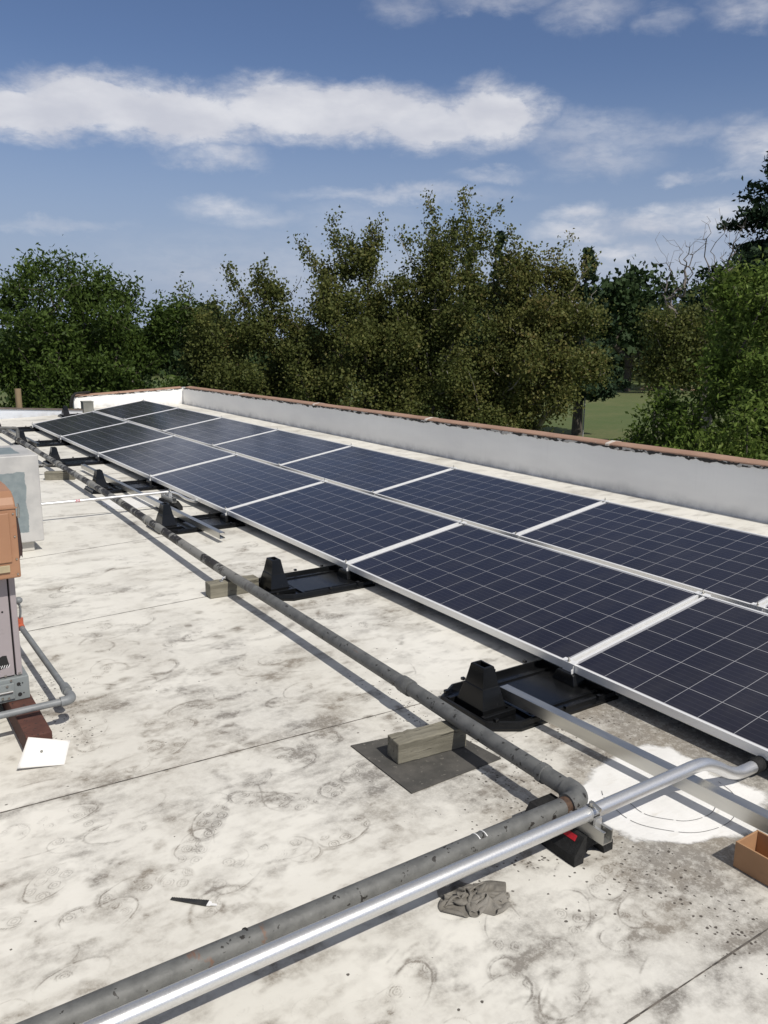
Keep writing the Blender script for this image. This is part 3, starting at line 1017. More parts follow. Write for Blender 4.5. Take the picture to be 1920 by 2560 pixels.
# lower parapet beyond, at the left
pl_ = empty('parapet_wall', (0.0, 2.1, 0))
tag(pl_, 'low shade-tinted white parapet wall with thin brown cap at the far left edge of the roof', 'wall')
mb = MB()
A0, A1 = Vector((-3.2, -1.05, 0)), Vector((1.45, 0.52, 0))
N = 12
vs, fs = [], []
for k in range(N + 1):
    t = k / N
    p = A0.lerp(A1, t)
    h = max(0.34 - 0.30 * (t ** 1.0), 0.04) if t < 0.66 else 0.34 - 0.30 * t
    h = 0.43 - 0.375 * t
    vs += [(p.x, p.y, -0.005), (p.x, p.y, h), (p.x - 0.05, p.y + 0.19, h), (p.x - 0.05, p.y + 0.19, -0.005)]
for k in range(N):
    for i in range(3):
        fs.append((k * 4 + i, k * 4 + i + 1, k * 4 + 5 + i, k * 4 + 4 + i))
fs += [(0, 1, 2, 3), tuple(N * 4 + i for i in (3, 2, 1, 0))]
mb.add(vs, fs)
mb.build('wall', M['parapet_shade'], pl_)
cm = MB()
rings = []
for k in range(N + 1):
    p = A0.lerp(A1, k / N)
    h = 0.432 - 0.375 * k / N
    rings.append([(p.x + 0.01, p.y - 0.02, h), (p.x + 0.01, p.y - 0.02, h + 0.018), (p.x - 0.06, p.y + 0.21, h + 0.018), (p.x - 0.06, p.y + 0.21, h)])
cm.loft(rings)
cm.build('cap_section', noisy('brown_cap', (0.11, 0.085, 0.07), (0.15, 0.12, 0.1), 8, 0.7), pl_)

# black hose draped over the end of the far wall
hz = MB()
hz.tube(smooth_path([(1.53, 3.80, 0.02), (1.535, 3.80, 0.10), (1.56, 3.80, 0.22), (1.60, 3.82, 0.292), (1.68, 3.86, 0.312), (1.80, 3.9, 0.318), (1.95, 3.96, 0.322)], 6), 0.026, 10)
hz.tube(smooth_path([(1.48, 3.74, 0.02), (1.485, 3.74, 0.10), (1.51, 3.75, 0.2), (1.56, 3.78, 0.27), (1.62, 3.8, 0.3)], 6), 0.018, 8)
tag(hz.build('cable_hose', M['rubber'], None, smooth=50), 'black hose draped over the left end of the far parapet wall', 'hose')

# grey metal box standing on the roof at the far end
gb = empty('junction_box', (1.58, 2.75, 0))
tag(gb, 'plain grey metal box standing on the roof behind the far end of the front row', 'box')
m = MB()
m.box((-0.1, -0.1, 0), (0.1, 0.1, 0.205))
m.build('body', M['greybox'], gb, bevel=0.004)
m = MB()
m.box((-0.106, -0.106, 0.205), (0.106, 0.106, 0.226))
m.build('lid', M['greybox'], gb, bevel=0.004)

# ================================================================== SOLAR ARRAY
CT, ST = math.cos(TILT), math.sin(TILT)
ZL = 0.105
ROW2X = PD * CT + 0.527
ROW2Y = 1.993


def make_panel():
    root = empty('solar_panel')
    fm = MB()
    h, w, y2 = 0.040, 0.0115, PL / 2
    # four frame bars: tall outer web, small top lip and bottom flange, butted end to end
    def bar_x(ys, sgn):        # short ends (run up the slope), section in y-z
        prof = [(0, -h), (0, 0), (w, 0), (w, -0.0035), (0.003, -0.0035), (0.003, -h + 0.002), (0.024, -h + 0.002), (0.024, -h)]
        pts = [(ys - sgn * a, b) for a, b in prof]
        fm.prism(pts, 'x', 0.0, PD)

    def bar_y(xs, sgn):
        prof = [(0, -h), (0, 0), (w, 0), (w, -0.0035), (0.003, -0.0035), (0.003, -h + 0.002), (0.024, -h + 0.002), (0.024, -h)]
        pts = [(xs + sgn * a, b) for a, b in prof]
        fm.prism(pts, 'y', -y2 + w + 0.0002, y2 - w - 0.0002)
    bar_x(y2, 1)
    bar_x(-y2, -1)
    bar_y(0.0, 1)
    bar_y(PD, -1)
    fm.build('frame', M['alu'], root)
    cm = MB()
    cm.box((0.004, -y2 + 0.004, -0.0095), (PD - 0.004, y2 - 0.004, -0.0037))
    # object origin stays at the panel origin so that the cell pattern lines up
    cm.build('cell_sheet', M['cells'], root)
    return root


def copy_tree(o, parent=None):
    c = o.copy()
    COL.objects.link(c)
    c.parent = parent
    for ch in list(o.children):
        copy_tree(ch, c)
    return c


ORD = ['first', 'second', 'third', 'fourth', 'fifth', 'sixth', 'seventh', 'eighth', 'ninth', 'tenth']
proto = make_panel()
used = False
for row, (x0, y0, cnt) in enumerate(((0.0, 0.0, 7), (ROW2X, ROW2Y, 8))):
    for k in range(cnt):
        o = proto if not used else copy_tree(proto)
        used = True
        o.location = (x0, y0 - (k + 0.5) * PITCHY, ZL + RNG.uniform(-0.001, 0.001))
        o.rotation_euler = (0, -TILT, 0)
        rn = ('front', 'back')[row]
        if row == 0 and k == cnt - 1:
            lb = 'dark blue solar panel nearest the camera in the front row, cut by the right edge'
        elif row == 1 and k == cnt - 1:
            lb = 'dark blue solar panel nearest the camera in the back row, only a corner showing'
        elif k == 0:
            lb = f'dark solar panel at the far end of the {rn} row'
        else:
            lb = f'dark blue solar panel in the {rn} row, {ORD[k]} from its far end'
        tag(o, lb, 'solar panel', f'solar panels in the {rn} row')

# ---- ballast trays with hollow posts
def make_tray():
    root = empty('ballast_tray')
    outl = [(-0.635, -0.155), (-0.505, -0.237), (0.075, -0.237), (0.075, 0.237), (-0.505, 0.237), (-0.635, 0.155)]

    def off(pts, d):
        n = len(pts)
        out = []
        for i in range(n):
            p0, p1, p2 = Vector(pts[i - 1]), Vector(pts[i]), Vector(pts[(i + 1) % n])
            n1 = Vector(((p1 - p0).y, -(p1 - p0).x)).normalized()
            n2 = Vector(((p2 - p1).y, -(p2 - p1).x)).normalized()
            bis = (n1 + n2).normalized()
            out.append(tuple(p1 - bis * (d / max(0.3, bis.dot(n1)))))
        return out
    tm = MB()
    rings = []
    for d, z in ((0.0, 0.001), (0.0, 0.012), (0.008, 0.016), (0.012, 0.034), (0.022, 0.036), (0.026, 0.014)):
        rings.append([(x, y, z) for x, y in off(outl, d)])
    tm.loft(rings, True, True)
    tm.build('tray', M['black'], root)
    rb = MB()
    for y in (-0.155, -0.145, 0.145, 0.155):
        rb.box((-0.40, y - 0.0035, 0.0142), (0.045, y + 0.0035, 0.021))
    for x in (-0.41,):
        rb.box((x - 0.004, -0.19, 0.0142), (x + 0.004, 0.19, 0.026))
    for x, y in ((-0.25, 0.232), (-0.05, 0.232), (-0.43, 0.232), (-0.25, -0.232), (-0.05, -0.232), (-0.58, 0.165), (-0.58, -0.165)):
        rb.box((x - 0.008, y - 0.008, 0.0362), (x + 0.008, y + 0.008, 0.047))
    rb.build('rib', M['black'], root)
    pm = MB()

    def rect(cx, hx, hy, z):
        return [(cx - hx, -hy, z), (cx + hx, -hy, z), (cx + hx, hy, z), (cx - hx, hy, z)]
    c = -0.52
    pm.loft([rect(c, 0.064, 0.088, 0.0145), rect(c, 0.062, 0.086, 0.045), rect(c, 0.045, 0.062, 0.125), rect(c, 0.0425, 0.060, 0.127), rect(c, 0.028, 0.043, 0.210), rect(c, 0.025, 0.040, 0.213),
             rect(c, 0.018, 0.032, 0.213), rect(c, 0.017, 0.031, 0.16)], True, True)
    po = pm.build('post', M['black'], root, bevel=0.003)
    fl = MB()
    fl.box((c - 0.088, -0.125, 0.0146), (c + 0.088, -0.103, 0.040))
    fl.box((c - 0.088, 0.103, 0.0146), (c + 0.088, 0.125, 0.040))
    fl.box((c + 0.0725, -0.10, 0.0146), (c + 0.088, 0.10, 0.034))
    fl.build('socket', M['black'], root, bevel=0.003)
    lm = MB()
    lm.loft([[(-0.03, -0.07, 0.0146), (0.07, -0.07, 0.0146), (0.07, 0.07, 0.0146), (-0.03, 0.07, 0.0146)],
             [(-0.02, -0.05, 0.063), (0.04, -0.05, 0.063), (0.04, 0.05, 0.063), (-0.02, 0.05, 0.063)]])
    lm.build('low_mount', M['black'], root, bevel=0.003)
    return root


tray_lab = ['black plastic ballast tray with hollow post at the far left end of the front row',
            'black plastic ballast tray with hollow post beside the pipe riser, second from the far end',
            'black plastic ballast tray with hollow post just behind the galvanized duct corner',
            'black plastic ballast tray with post beside the far end of the long loose channel',
            'black plastic ballast tray with post, near end of loose channel lying on it',
            'black plastic ballast tray with post just behind the second wood block from the camera',
            'nearest and largest black ballast tray with post, galvanized rail starting beside its post']
tp = make_tray()
for k in range(7):
    o = tp if k == 0 else copy_tree(tp)
    o.location = (0, -k * PITCHY + (0.02 if k == 0 else 0.0), 0)
    tag(o, tray_lab[k], 'ballast tray', 'ballast trays along the low edge of the front row')
for k in range(8):
    o = copy_tree(tp)
    o.location = (ROW2X, ROW2Y - k * PITCHY, 0)
    tag(o, 'black ballast tray with post standing behind the far end of the front row' if k == 0 else
        f'black ballast tray hidden in the gap between the rows, {ORD[k]} from the far end', 'ballast tray', 'ballast trays between the two rows')

# ---- clamps at the seams
def make_clamp():
    root = empty('panel_clamp')
    m = MB()
    # front plate, top tab, in the panel's own slope frame (x up the slope)
    m.box((-0.0065, -0.034, -0.062), (-0.003, 0.034, 0.0012))
    m.box((-0.0065, -0.040, 0.0012), (0.024, 0.040, 0.0042))
    m.box((-0.020, -0.034, -0.062), (-0.0066, -0.031, -0.02))
    m.build('bracket', M['alu'], root)
    b = MB()
    b.tube([(0.004, 0, 0.0042), (0.004, 0, 0.010)], 0.0075, 6)
    b.tube([(0.004, 0, 0.0102), (0.004, 0, 0.026)], 0.0036, 8)
    b.build('bolt', M['bolt'], root, smooth=40)
    return root


cp = make_clamp()
first = True
seam_w = ['at the far end', 'between the first and second panels', 'between the second and third panels', 'between the third and fourth panels',
          'between the fourth and fifth panels', 'between the fifth and sixth panels', 'between the sixth and seventh panels', 'between the seventh and eighth panels']
for row, (x0, y0, cnt) in enumerate(((0.0, 0.0, 7), (ROW2X, ROW2Y, 8))):
    for edge in ('low', 'high'):
        for k in range(cnt):
            o = cp if first else copy_tree(cp)
            first = False
            y = y0 - k * PITCHY - (0.045 if k == 0 else 0)
            rn = ('front', 'back')[row]
            if edge == 'low':
                o.location = (x0, y, ZL + 0.0012)
                o.rotation_euler = (0, -TILT, 0)
            else:
                o.location = (x0 + PD * CT, y, ZL + PD * ST + 0.0012)
                o.rotation_euler = (0, TILT, math.pi)
            tag(o, f'silver clamp on the {edge} edge of the {rn} row, {ORD[k]} from its far end' if k else f'silver clamp on the {edge} edge at the far end of the {rn} row', 'clamp', f'clamps on the {edge} edge of the {rn} row')

# ================================================================== PIPES
PZ = 0.119
main = empty('roof_pipe', (-0.74, -9.7, 0))
tag(main, 'long grey painted pipe with flaking black patches running over wood blocks beside the panels', 'pipe')
pts = [(-0.818, -12.66), (-0.807, -12.06), (-0.796, -11.69), (-0.775, -10.67), (-0.765, -9.68), (-0.73, -8.6), (-0.672, -6.87), (-0.652, -5.3), (-0.615, -2.9), (-0.612, -1.56), (-0.61, 0.8)]
pth = [Vector((x + 0.74, y + 9.7, PZ + (0.0 if i > 0 else 0.0))) for i, (x, y) in enumerate(pts)]
m = MB()
m.tube(smooth_path(pth, 6), 0.030, 20)
po = m.build('pipe', M['greypipe'], main, smooth=40)
# shader of the pipe works in its own coordinates; shift to world-like y
for nd in M['greypipe'].node_tree.nodes:
    if nd.type == 'MAP_RANGE' and abs(nd.inputs['From Min'].default_value + 10.6) < 1e-4:
        nd.inputs['From Min'].default_value = -10.6 + 9.7
        nd.inputs['From Max'].default_value = -9.4 + 9.7


def mx(y):
    ys_ = [p[1] for p in pts]
    xs_ = [p[0] for p in pts]
    return float(np.interp(y, ys_, xs_))


for y, L, r_ in ((-11.72, 0.075, 0.0355), (-12.55, 0.03, 0.034), (-4.72, 0.12, 0.037), (-2.25, 0.13, 0.039), (-8.05, 0.06, 0.0355), (-6.2, 0.07, 0.036)):
    m = MB()
    a = Vector((mx(y - L / 2) + 0.74, y - L / 2 + 9.7, PZ))
    b = Vector((mx(y + L / 2) + 0.74, y + L / 2 + 9.7, PZ))
    m.tube([a, a.lerp(b, 0.06), a.lerp(b, 0.94), b], [r_ * 0.93, r_, r_, r_ * 0.93], 20)
    m.build('coupling', M['greypipe'], main, smooth=40)
# elbow and the leg that turns left
m = MB()
LY = -12.732
ec = Vector((-0.818 - 0.05, LY + 0.05, PZ))
ar = arc(ec, 0, -math.pi / 2, 0.05, (1, 0, 0), (0, 1, 0), 8)
el = [Vector((-0.818, LY + 0.075, PZ))] + ar + [Vector((-0.818 - 0.075, LY, PZ))]
m.tube([p - Vector((-0.74, -9.7, 0)) for p in el], 0.0365, 20)
m.build('elbow', M['legpipe'], main, smooth=40)
m = MB()
m.tube([Vector((-0.885, LY, PZ)) - Vector((-0.74, -9.7, 0)), Vector((-0.915, LY, PZ)) - Vector((-0.74, -9.7, 0))], 0.029, 18)
m.build('rusty_nipple', noisy('rusty_thread', (0.05, 0.028, 0.018), (0.09, 0.05, 0.03), 60, 0.8), main, smooth=40)
m = MB()
m.tube([Vector((-0.91, LY, PZ)) - Vector((-0.74, -9.7, 0)), Vector((-2.0, LY - 0.004, PZ)) - Vector((-0.74, -9.7, 0)), Vector((-3.4, LY - 0.004, PZ)) - Vector((-0.74, -9.7, 0))], 0.0285, 20)
m.build('leg', M['legpipe'], main, smooth=40)
m = MB()
for x in (-1.235, -1.262):
    m.tube([Vector((x, LY, PZ)) - Vector((-0.74, -9.7, 0)), Vector((x - 0.003, LY, PZ)) - Vector((-0.74, -9.7, 0))], 0.0291, 20)
m.build('paint_ring', M['white'], main, smooth=40)
m = MB()
for x in (-1.985,):
    m.tube([Vector((x, LY, PZ)) - Vector((-0.74, -9.7, 0)), Vector((x - 0.005, LY, PZ)) - Vector((-0.74, -9.7, 0))], 0.0291, 20)
m.build('dark_joint', M['darkhole'], main, smooth=40)
# riser branch near the far end, side stub near the far block
m = MB()
o_ = Vector((-0.74, -9.7, 0))
m.tube([Vector((mx(-2.25), -2.25, PZ + 0.02)) - o_, Vector((mx(-2.25), -2.25, 0.255)) - o_] , 0.024, 14)
m.tube([p - o_ for p in arc((mx(-2.25) - 0.03, -2.25, 0.255), 0, math.pi / 2, 0.03, (1, 0, 0), (0, 0, 1), 6)] + [Vector((-1.4, -1.75, 0.285)) - o_], 0.019, 12)
m.build('riser', M['legpipe'], main, smooth=40)
m = MB()
m.tube([Vector((mx(-4.72) - 0.02, -4.72, 0.112)) - o_, Vector((-1.25, -4.70, 0.112)) - o_], 0.012, 12)
m.tube([Vector((-0.80, -4.719, 0.112)) - o_, Vector((-0.86, -4.717, 0.112)) - o_], 0.019, 12)
m.build('side_branch', M['greypipe'], main, smooth=40)

# galvanized conduit across the foreground
CY, CZ = -12.838, 0.153
cd = empty('conduit', (-1.2, CY, 0))
tag(cd, 'shiny galvanized conduit crossing the foreground, bending down under the front row', 'conduit')
q = Vector((-1.2, CY, 0))
path = [Vector((-3.4, CY, CZ)), Vector((-2.0, CY, CZ)), Vector((-0.9, CY, CZ))] + smooth_path(
    [(-0.46, CY, CZ), (-0.40, CY, CZ), (-0.34, CY, CZ - 0.008), (-0.27, CY, CZ - 0.040), (-0.20, CY, CZ - 0.080), (-0.14, CY, CZ - 0.102), (-0.09, CY, CZ - 0.107), (-0.035, CY, CZ - 0.107)], 6)
m = MB()
m.tube([p - q for p in path], 0.0221, 24)
m.build('tube', M['galv'], cd, smooth=40)
m = MB()
m.tube([Vector((-0.045, CY, CZ - 0.107)) - q, Vector((-0.04, CY, CZ - 0.107)) - q, Vector((0.02, CY, CZ - 0.107)) - q], [0.024, 0.0275, 0.0275], 18)
m.tube([Vector((0.02, CY, CZ - 0.107)) - q, Vector((0.14, CY, CZ - 0.107)) - q], 0.020, 14)
m.build('coupling', M['rubber'], cd, smooth=40)

# thin conduit from the duct to the front row
C2Z = 0.168
c2 = empty('conduit', (-0.8, -7.22, 0))
tag(c2, 'thin silver conduit from the galvanized duct across to the front row', 'conduit')
q = Vector((-0.8, -7.22, 0))
path = [Vector((-1.60, -7.22, C2Z)), Vector((-0.9, -7.225, C2Z))] + smooth_path(
    [(-0.40, -7.22, C2Z), (-0.30, -7.215, C2Z), (-0.235, -7.212, C2Z - 0.002), (-0.16, -7.21, C2Z - 0.03), (-0.09, -7.205, C2Z - 0.075), (-0.04, -7.2, C2Z - 0.10), (0.03, -7.2, C2Z - 0.125)], 6)
m = MB()
m.tube([p - q for p in path], 0.0135, 16)
m.build('tube', M['galv'], c2, smooth=40)
m = MB()
m.tube([Vector((-1.02, -7.224, C2Z)) - q, Vector((-1.06, -7.224, C2Z)) - q], 0.0137, 16)
m.build('red_marking', noisy('red_print', (0.45, 0.1, 0.13), (0.55, 0.5, 0.5), 90, 0.5), c2, smooth=40)


# rubber block supports with strut and strap
def make_support(loc, label, strap_r, strap_z, strap_y, strut_back, with_stripe=True):
    root = empty('pipe_support', loc)
    tag(root, label, 'support block', 'rubber pipe supports')
    m = MB()
    H, hw = 0.088, 0.085
    prof = [(-hw, 0.001), (-hw, 0.034), (-0.048, H), (0.048, H), (hw, 0.034), (hw, 0.001), (0.046, 0.001)]
    prof += [(0.046 * math.cos(t), 0.004 + 0.044 * math.sin(t)) for t in np.linspace(0.3, math.pi - 0.3, 9)]
    prof += [(-0.046, 0.001)]
    n = len(prof)
    L = 0.118
    # faces: the concave arch end caps are built from strips
    vs = [(x, -L, z) for x, z in prof] + [(x, L, z) for x, z in prof]
    fs = [(i, (i + 1) % n, (i + 1) % n + n, i + n) for i in range(n)]
    m.add(vs, fs)
    bm = None
    o = m.build('block', M['rubber'], root)
    bm = bmesh.new()
    bm.from_mesh(o.data)
    bm.verts.ensure_lookup_table()
    bm.faces.new([bm.verts[i] for i in range(n)])
    bm.faces.new([bm.verts[n + i] for i in range(n)][::-1])
    bmesh.ops.recalc_face_normals(bm, faces=bm.faces)
    bmesh.ops.triangulate(bm, faces=[f for f in bm.faces if len(f.verts) > 4])
    bm.to_mesh(o.data)
    bm.free()
    if with_stripe:
        s = MB()
        nx_, nz_ = Vector((-(H - 0.034), 0, 0.037)).normalized().x, Vector((-(H - 0.034), 0, 0.037)).normalized().z
        for t0, t1 in ((0.62, 0.90),):
            a = Vector((-hw + 0.037 * t0, 0, 0.034 + (H - 0.034) * t0))
            b_ = Vector((-hw + 0.037 * t1, 0, 0.034 + (H - 0.034) * t1))
            off = Vector((nx_, 0, nz_)) * 0.0015
            s.add([tuple(a + off + Vector((0, -0.095, 0))), tuple(b_ + off + Vector((0, -0.095, 0))), tuple(b_ + off + Vector((0, 0.03, 0))), tuple(a + off + Vector((0, 0.03, 0)))], [(0, 1, 2, 3)])
        s.build('red_stripe', M['red'], root)
    st = MB()
    w = 0.0205
    for (a, b_) in (((-w, H), (w, H + 0.003)), ((-w, H + 0.003), (-w + 0.003, H + 0.041)), ((w - 0.003, H + 0.003), (w, H + 0.041)),
                    ((-w + 0.003, H + 0.0385), (-w + 0.010, H + 0.041)), ((w - 0.010, H + 0.0385), (w - 0.003, H + 0.041))):
        st.box((a[0] - 0.012, -L - 0.058, a[1]), (b_[0] - 0.012, strut_back, b_[1]))
    st.build('strut', M['channel'], root)
    cl = MB()
    r_ = strap_r
    cz, cy = strap_z, strap_y
    ring = []
    for t in np.linspace(-0.5 * math.pi, 1.5 * math.pi, 25)[:-1]:
        ring.append((r_ * math.cos(t), r_ * math.sin(t)))
    outer = [(a * (r_ + 0.003) / r_, b_ * (r_ + 0.003) / r_) for a, b_ in ring]
    for i in range(24):
        j = (i + 1) % 24
        vs = []
        for x in (-0.026, 0.002):
            for (p, pts_) in ((i, ring), (j, ring), (j, outer), (i, outer)):
                vs.append((x, cy + pts_[p][0], cz + pts_[p][1]))
        cl.add(vs, [(0, 1, 2, 3), (4, 7, 6, 5), (1, 5, 6, 2), (0, 3, 7, 4)] )
    cl.box((-0.026, cy - r_ - 0.012, H + 0.02), (0.002, cy - r_ - 0.0035, cz - 0.002))
    cl.build('strap', M['galv'], root, smooth=30)
    bt = MB()
    bt.tube([(-0.012, cy - r_ - 0.016, cz + r_ + 0.004), (-0.012, cy + 0.002, cz + r_ + 0.012)], 0.006, 8)
    bt.tube([(-0.012, cy - 0.004, cz + r_ + 0.002), (-0.012, cy - 0.004, cz + r_ + 0.014)], 0.009, 6)
    bt.build('screw', M['bolt'], root, smooth=40)
    return root


make_support((-0.892, -12.735, 0), 'near black rubber support block with red stripe under the foreground conduit', 0.0226, CZ, CY + 12.735, -0.038)
make_support((-0.225, -7.16, 0), 'black rubber support block behind a tray post, holding the thin conduit', 0.0140, C2Z, -0.055, 0.12, False)


# galvanized channels
def channel(name, p0, p1, w, h, label, opening=1, closed=False):
    p0, p1 = Vector(p0), Vector(p1)
    mid = (p0 + p1) / 2
    root = None
    m = MB()
    d = (p1 - p0).normalized()
    L = (p1 - p0).length
    t = 0.002
    s = opening
    if closed:
        prof = [(-w / 2, 0), (w / 2, 0), (w / 2, h), (-w / 2, h)]
        m.prism(prof, 'y', -L / 2, L / 2)
    else:
        prof = [(-w / 2, 0), (w / 2, 0), (w / 2, 0.009), (w / 2 - t, 0.009), (w / 2 - t, t), (-w / 2 + t, t), (-w / 2 + t, h - t), (w / 2 - t, h - t), (w / 2 - t, h - 0.009), (w / 2, h - 0.009), (w / 2, h), (-w / 2, h)]
        prof = [(a * s, b_) for a, b_ in prof]
        n = len(prof)
        vs = [(x, -L / 2, z) for x, z in prof] + [(x, L / 2, z) for x, z in prof]
        m.add(vs, [(i, (i + 1) % n, (i + 1) % n + n, i + n) for i in range(n)])
    o = m.build(name, M['channel'])
    o.location = mid
    o.rotation_euler = (math.asin(max(-1, min(1, d.z))), 0, math.atan2(-d.x, d.y))
    tag(o, label, 'channel', 'loose galvanized channels')
    return o


channel('metal_channel', (-0.352, -13.55, 0.048), (-0.413, -11.90, 0.048), 0.046, 0.05, 'galvanized channel running from the nearest tray post towards the bottom right', closed=False)
channel('metal_channel', (-0.315, -8.60, 0.037), (-0.352, -4.62, 0.037), 0.042, 0.046, 'long loose galvanized channel lying across two trays beneath the thin conduit')
channel('metal_channel', (-0.40, -2.45, 0.037), (-0.43, -0.15, 0.037), 0.042, 0.046, 'loose galvanized channel lying across the two farthest front trays')

# ------------------------------------------------------------------ wood blocks and pad
def wood_block(cx, cy, L, wid, h, ang, z0, label):
    rs = np.random.default_rng(int(abs(cx * 1000)) + 5)
    m = MB()
    N = 14
    rings = []
    for k in range(N + 1):
        x = -L / 2 + L * k / N
        j = rs.normal(0, 0.0012, 8)
        rings.append([(x, -wid / 2 + j[0], 0), (x, -wid / 2 + j[1], h + j[2]), (x, wid / 2 + j[3], h + j[4]), (x, wid / 2 + j[5], 0)])
    m.loft(rings)
    o = m.build('wood_block', M['wood'], None, bevel=0.004)
    o.location = (cx, cy, z0)
    o.rotation_euler = (0, 0, ang)
    return tag(o, label, 'wood block', 'wood blocks under the grey pipe')


wood_block(-0.928, -12.045, 0.305, 0.085, 0.083, R(-5), 0.0065, 'nearest weathered wood block, standing on a dark rubber pad under the grey pipe')
wood_block(-0.755, -9.80, 0.315, 0.09, 0.088, R(-2), 0.001, 'weathered wood block with pipe strap, second from the camera under the grey pipe')
wood_block(-0.70, -5.06, 0.31, 0.09, 0.088, R(-25), 0.001, 'farthest weathered wood block under the grey pipe beside the duct')
m = MB()
rb_ = [(-1.153, -11.85), (-1.152, -12.255), (-0.725, -12.24), (-0.757, -11.91)]
m.prism(rb_, 'z', 0.001, 0.0055)
tag(m.build('rubber_pad', M['pad']), 'dark square rubber pad on the roof under the nearest wood block', 'pad')
# strap on the second block
m = MB()
m.tube(arc((-0.80, -9.80, 0.094), 0.1, math.pi - 0.1, 0.018, (1, 0, 0), (0, 0, 1), 8), 0.005, 8)
m.box((-0.835, -9.815, 0.0895), (-0.818, -9.785, 0.092))
tag(m.build('pipe_strap', M['galv'], None, smooth=40), 'bent silver pipe strap on the second wood block', 'strap')

# ------------------------------------------------------------------ white coating patches with pencil arcs
def patch(name, poly, label, z=0.002):
    P = smooth_path([(x, y, 0) for x, y in poly] + [(poly[0][0], poly[0][1], 0)], 10)[:-1]
    rs = np.random.default_rng(9)
    c = sum((p for p in P), Vector()) / len(P)
    jit = np.convolve(rs.normal(0, 0.012, len(P) + 8), np.ones(9) / 9, 'valid')
    P = [p + (p - c).normalized() * (j + rs.normal(0, 0.0012)) for p, j in zip(P, jit)]
    n = len(P)
    K = 8
    vs, ed, fs = [], [], []
    for k in range(1, K + 1):
        for p in P:
            q_ = c.lerp(p, 1.14 * k / K)
            vs.append((q_.x, q_.y, z))
            ed.append(1.14 * k / K)
    for k in range(K - 1):
        for i in range(n):
            j = (i + 1) % n
            fs.append((k * n + i, k * n + j, (k + 1) * n + j, (k + 1) * n + i))
    vs.append((c.x, c.y, z))
    ed.append(0.0)
    m = MB()
    m.add(vs, fs + [(i, (i + 1) % n, len(vs) - 1) for i in range(n)])
    o = m.build(name, M['coat'])
    a = o.data.attributes.new('edge', 'FLOAT', 'POINT')
    a.data.foreach_set('value', np.array(ed, np.float32))
    return tag(o, label, 'paint patch')


pt = patch('coating_patch', [(-0.62, -12.545), (-0.50, -12.49), (-0.36, -12.465), (-0.20, -12.46), (-0.11, -12.53), (-0.10, -12.64), (-0.145, -12.74), (-0.10, -12.84), (-0.12, -12.93), (-0.24, -13.0), (-0.36, -13.03), (-0.50, -12.995), (-0.62, -12.945), (-0.705, -12.85), (-0.735, -12.75), (-0.70, -12.64)],
           'bright white round coating patch with pencilled arcs under the foreground conduit')
m = MB()
for rr, a0, a1, cx, cy in ((0.235, 2.4, 6.1, -0.40, -12.75), (0.165, 2.5, 6.0, -0.40, -12.75)):
    A = [Vector((cx + rr * math.cos(t) + 0.004 * math.sin(7 * t), cy + rr * 0.92 * math.sin(t), 0.0034)) for t in np.linspace(a0, a1, 60)]
    for k in range(59):
        if (k * 7) % 11 in (3,):
            continue
        d = (A[k + 1] - A[k]).normalized() * 0.0011
        nn = Vector((-d.y, d.x, 0))
        m.add([tuple(A[k] - nn), tuple(A[k + 1] - nn), tuple(A[k + 1] + nn), tuple(A[k] + nn)], [(0, 1, 2, 3)])
m.build('pencil_line', M['pencil'], pt)
patch('coating_patch', [(-0.66, -6.50), (-0.45, -6.42), (-0.2, -6.38), (-0.12, -6.6), (-0.2, -6.9), (-0.45, -7.0), (-0.64, -6.98), (-0.70, -6.75)],
      'small white coating patch on the roof behind the thin conduit')

# ------------------------------------------------------------------ HVAC at the left
hv = empty('air_conditioner', (-2.6, -10.5, 0))
tag(hv, 'rooftop air conditioner, mauve grey cabinet with orange tan hood at the left edge', 'air conditioner')
q = Vector((-2.6, -10.5, 0))


def bx(m, lo, hi):
    m.box(tuple(Vector(lo) - q), tuple(Vector(hi) - q))


m = MB()
bx(m, (-3.1, -10.90, 0.192), (-2.166, -10.15, 0.620))
m.build('core', M['darkhole'], hv)
m = MB()
bx(m, (-3.1, -10.92, 0.196), (-2.1865, -10.9005, 0.616))
m.build('side_panel', M['mauve'], hv, bevel=0.003)
m = MB()
bx(m, (-2.180, -10.92, 0.192), (-2.157, -10.16, 0.618))
m.build('corner_post', M['mauve'], hv, bevel=0.004)
m = MB()
bx(m, (-3.1, -10.935, 0.0915), (-2.138, -10.12, 0.19))
m.build('base_rail', M['railpaint'], hv, bevel=0.003)
m = MB()
bx(m, (-3.1, -10.9445, 0.105), (-2.196, -10.9355, 0.172))
m.build('rail_plate', M['railpaint'], hv, bevel=0.002)
m = MB()
m.tube([Vector((-2.203, -10.95, 0.14)) - q, Vector((-3.0, -10.95, 0.14)) - q], 0.0045, 8)
m.build('handle_bar', M['bolt'], hv, smooth=40)
m = MB()
for x, z, y in ((-2.222, 0.199, -10.92), (-2.168, 0.2, -10.92), (-2.223, 0.163, -10.9445), (-2.220, 0.112, -10.9445), (-2.243, 0.115, -10.9445), (-2.205, 0.181, -10.935)):
    m.tube([Vector((x, y - 0.0003, z)) - q, Vector((x, y - 0.005, z)) - q], [0.006, 0.004], 8)
m.build('bolt', M['bolt'], hv, smooth=40)
m = MB()
for x, z, r_ in ((-2.178, 0.161, 0.0075), (-2.176, 0.116, 0.008), (-2.163, 0.163, 0.0025), (-2.161, 0.12, 0.0025), (-2.172, 0.153, 0.0015)):
    m.tube([Vector((x, -10.9352, z)) - q, Vector((x, -10.937, z)) - q], r_, 12)
m.tube([Vector((-2.213, -10.9202, 0.47)) - q, Vector((-2.213, -10.9215, 0.47)) - q], 0.004, 10)
m.build('punched_hole', M['darkhole'], hv)
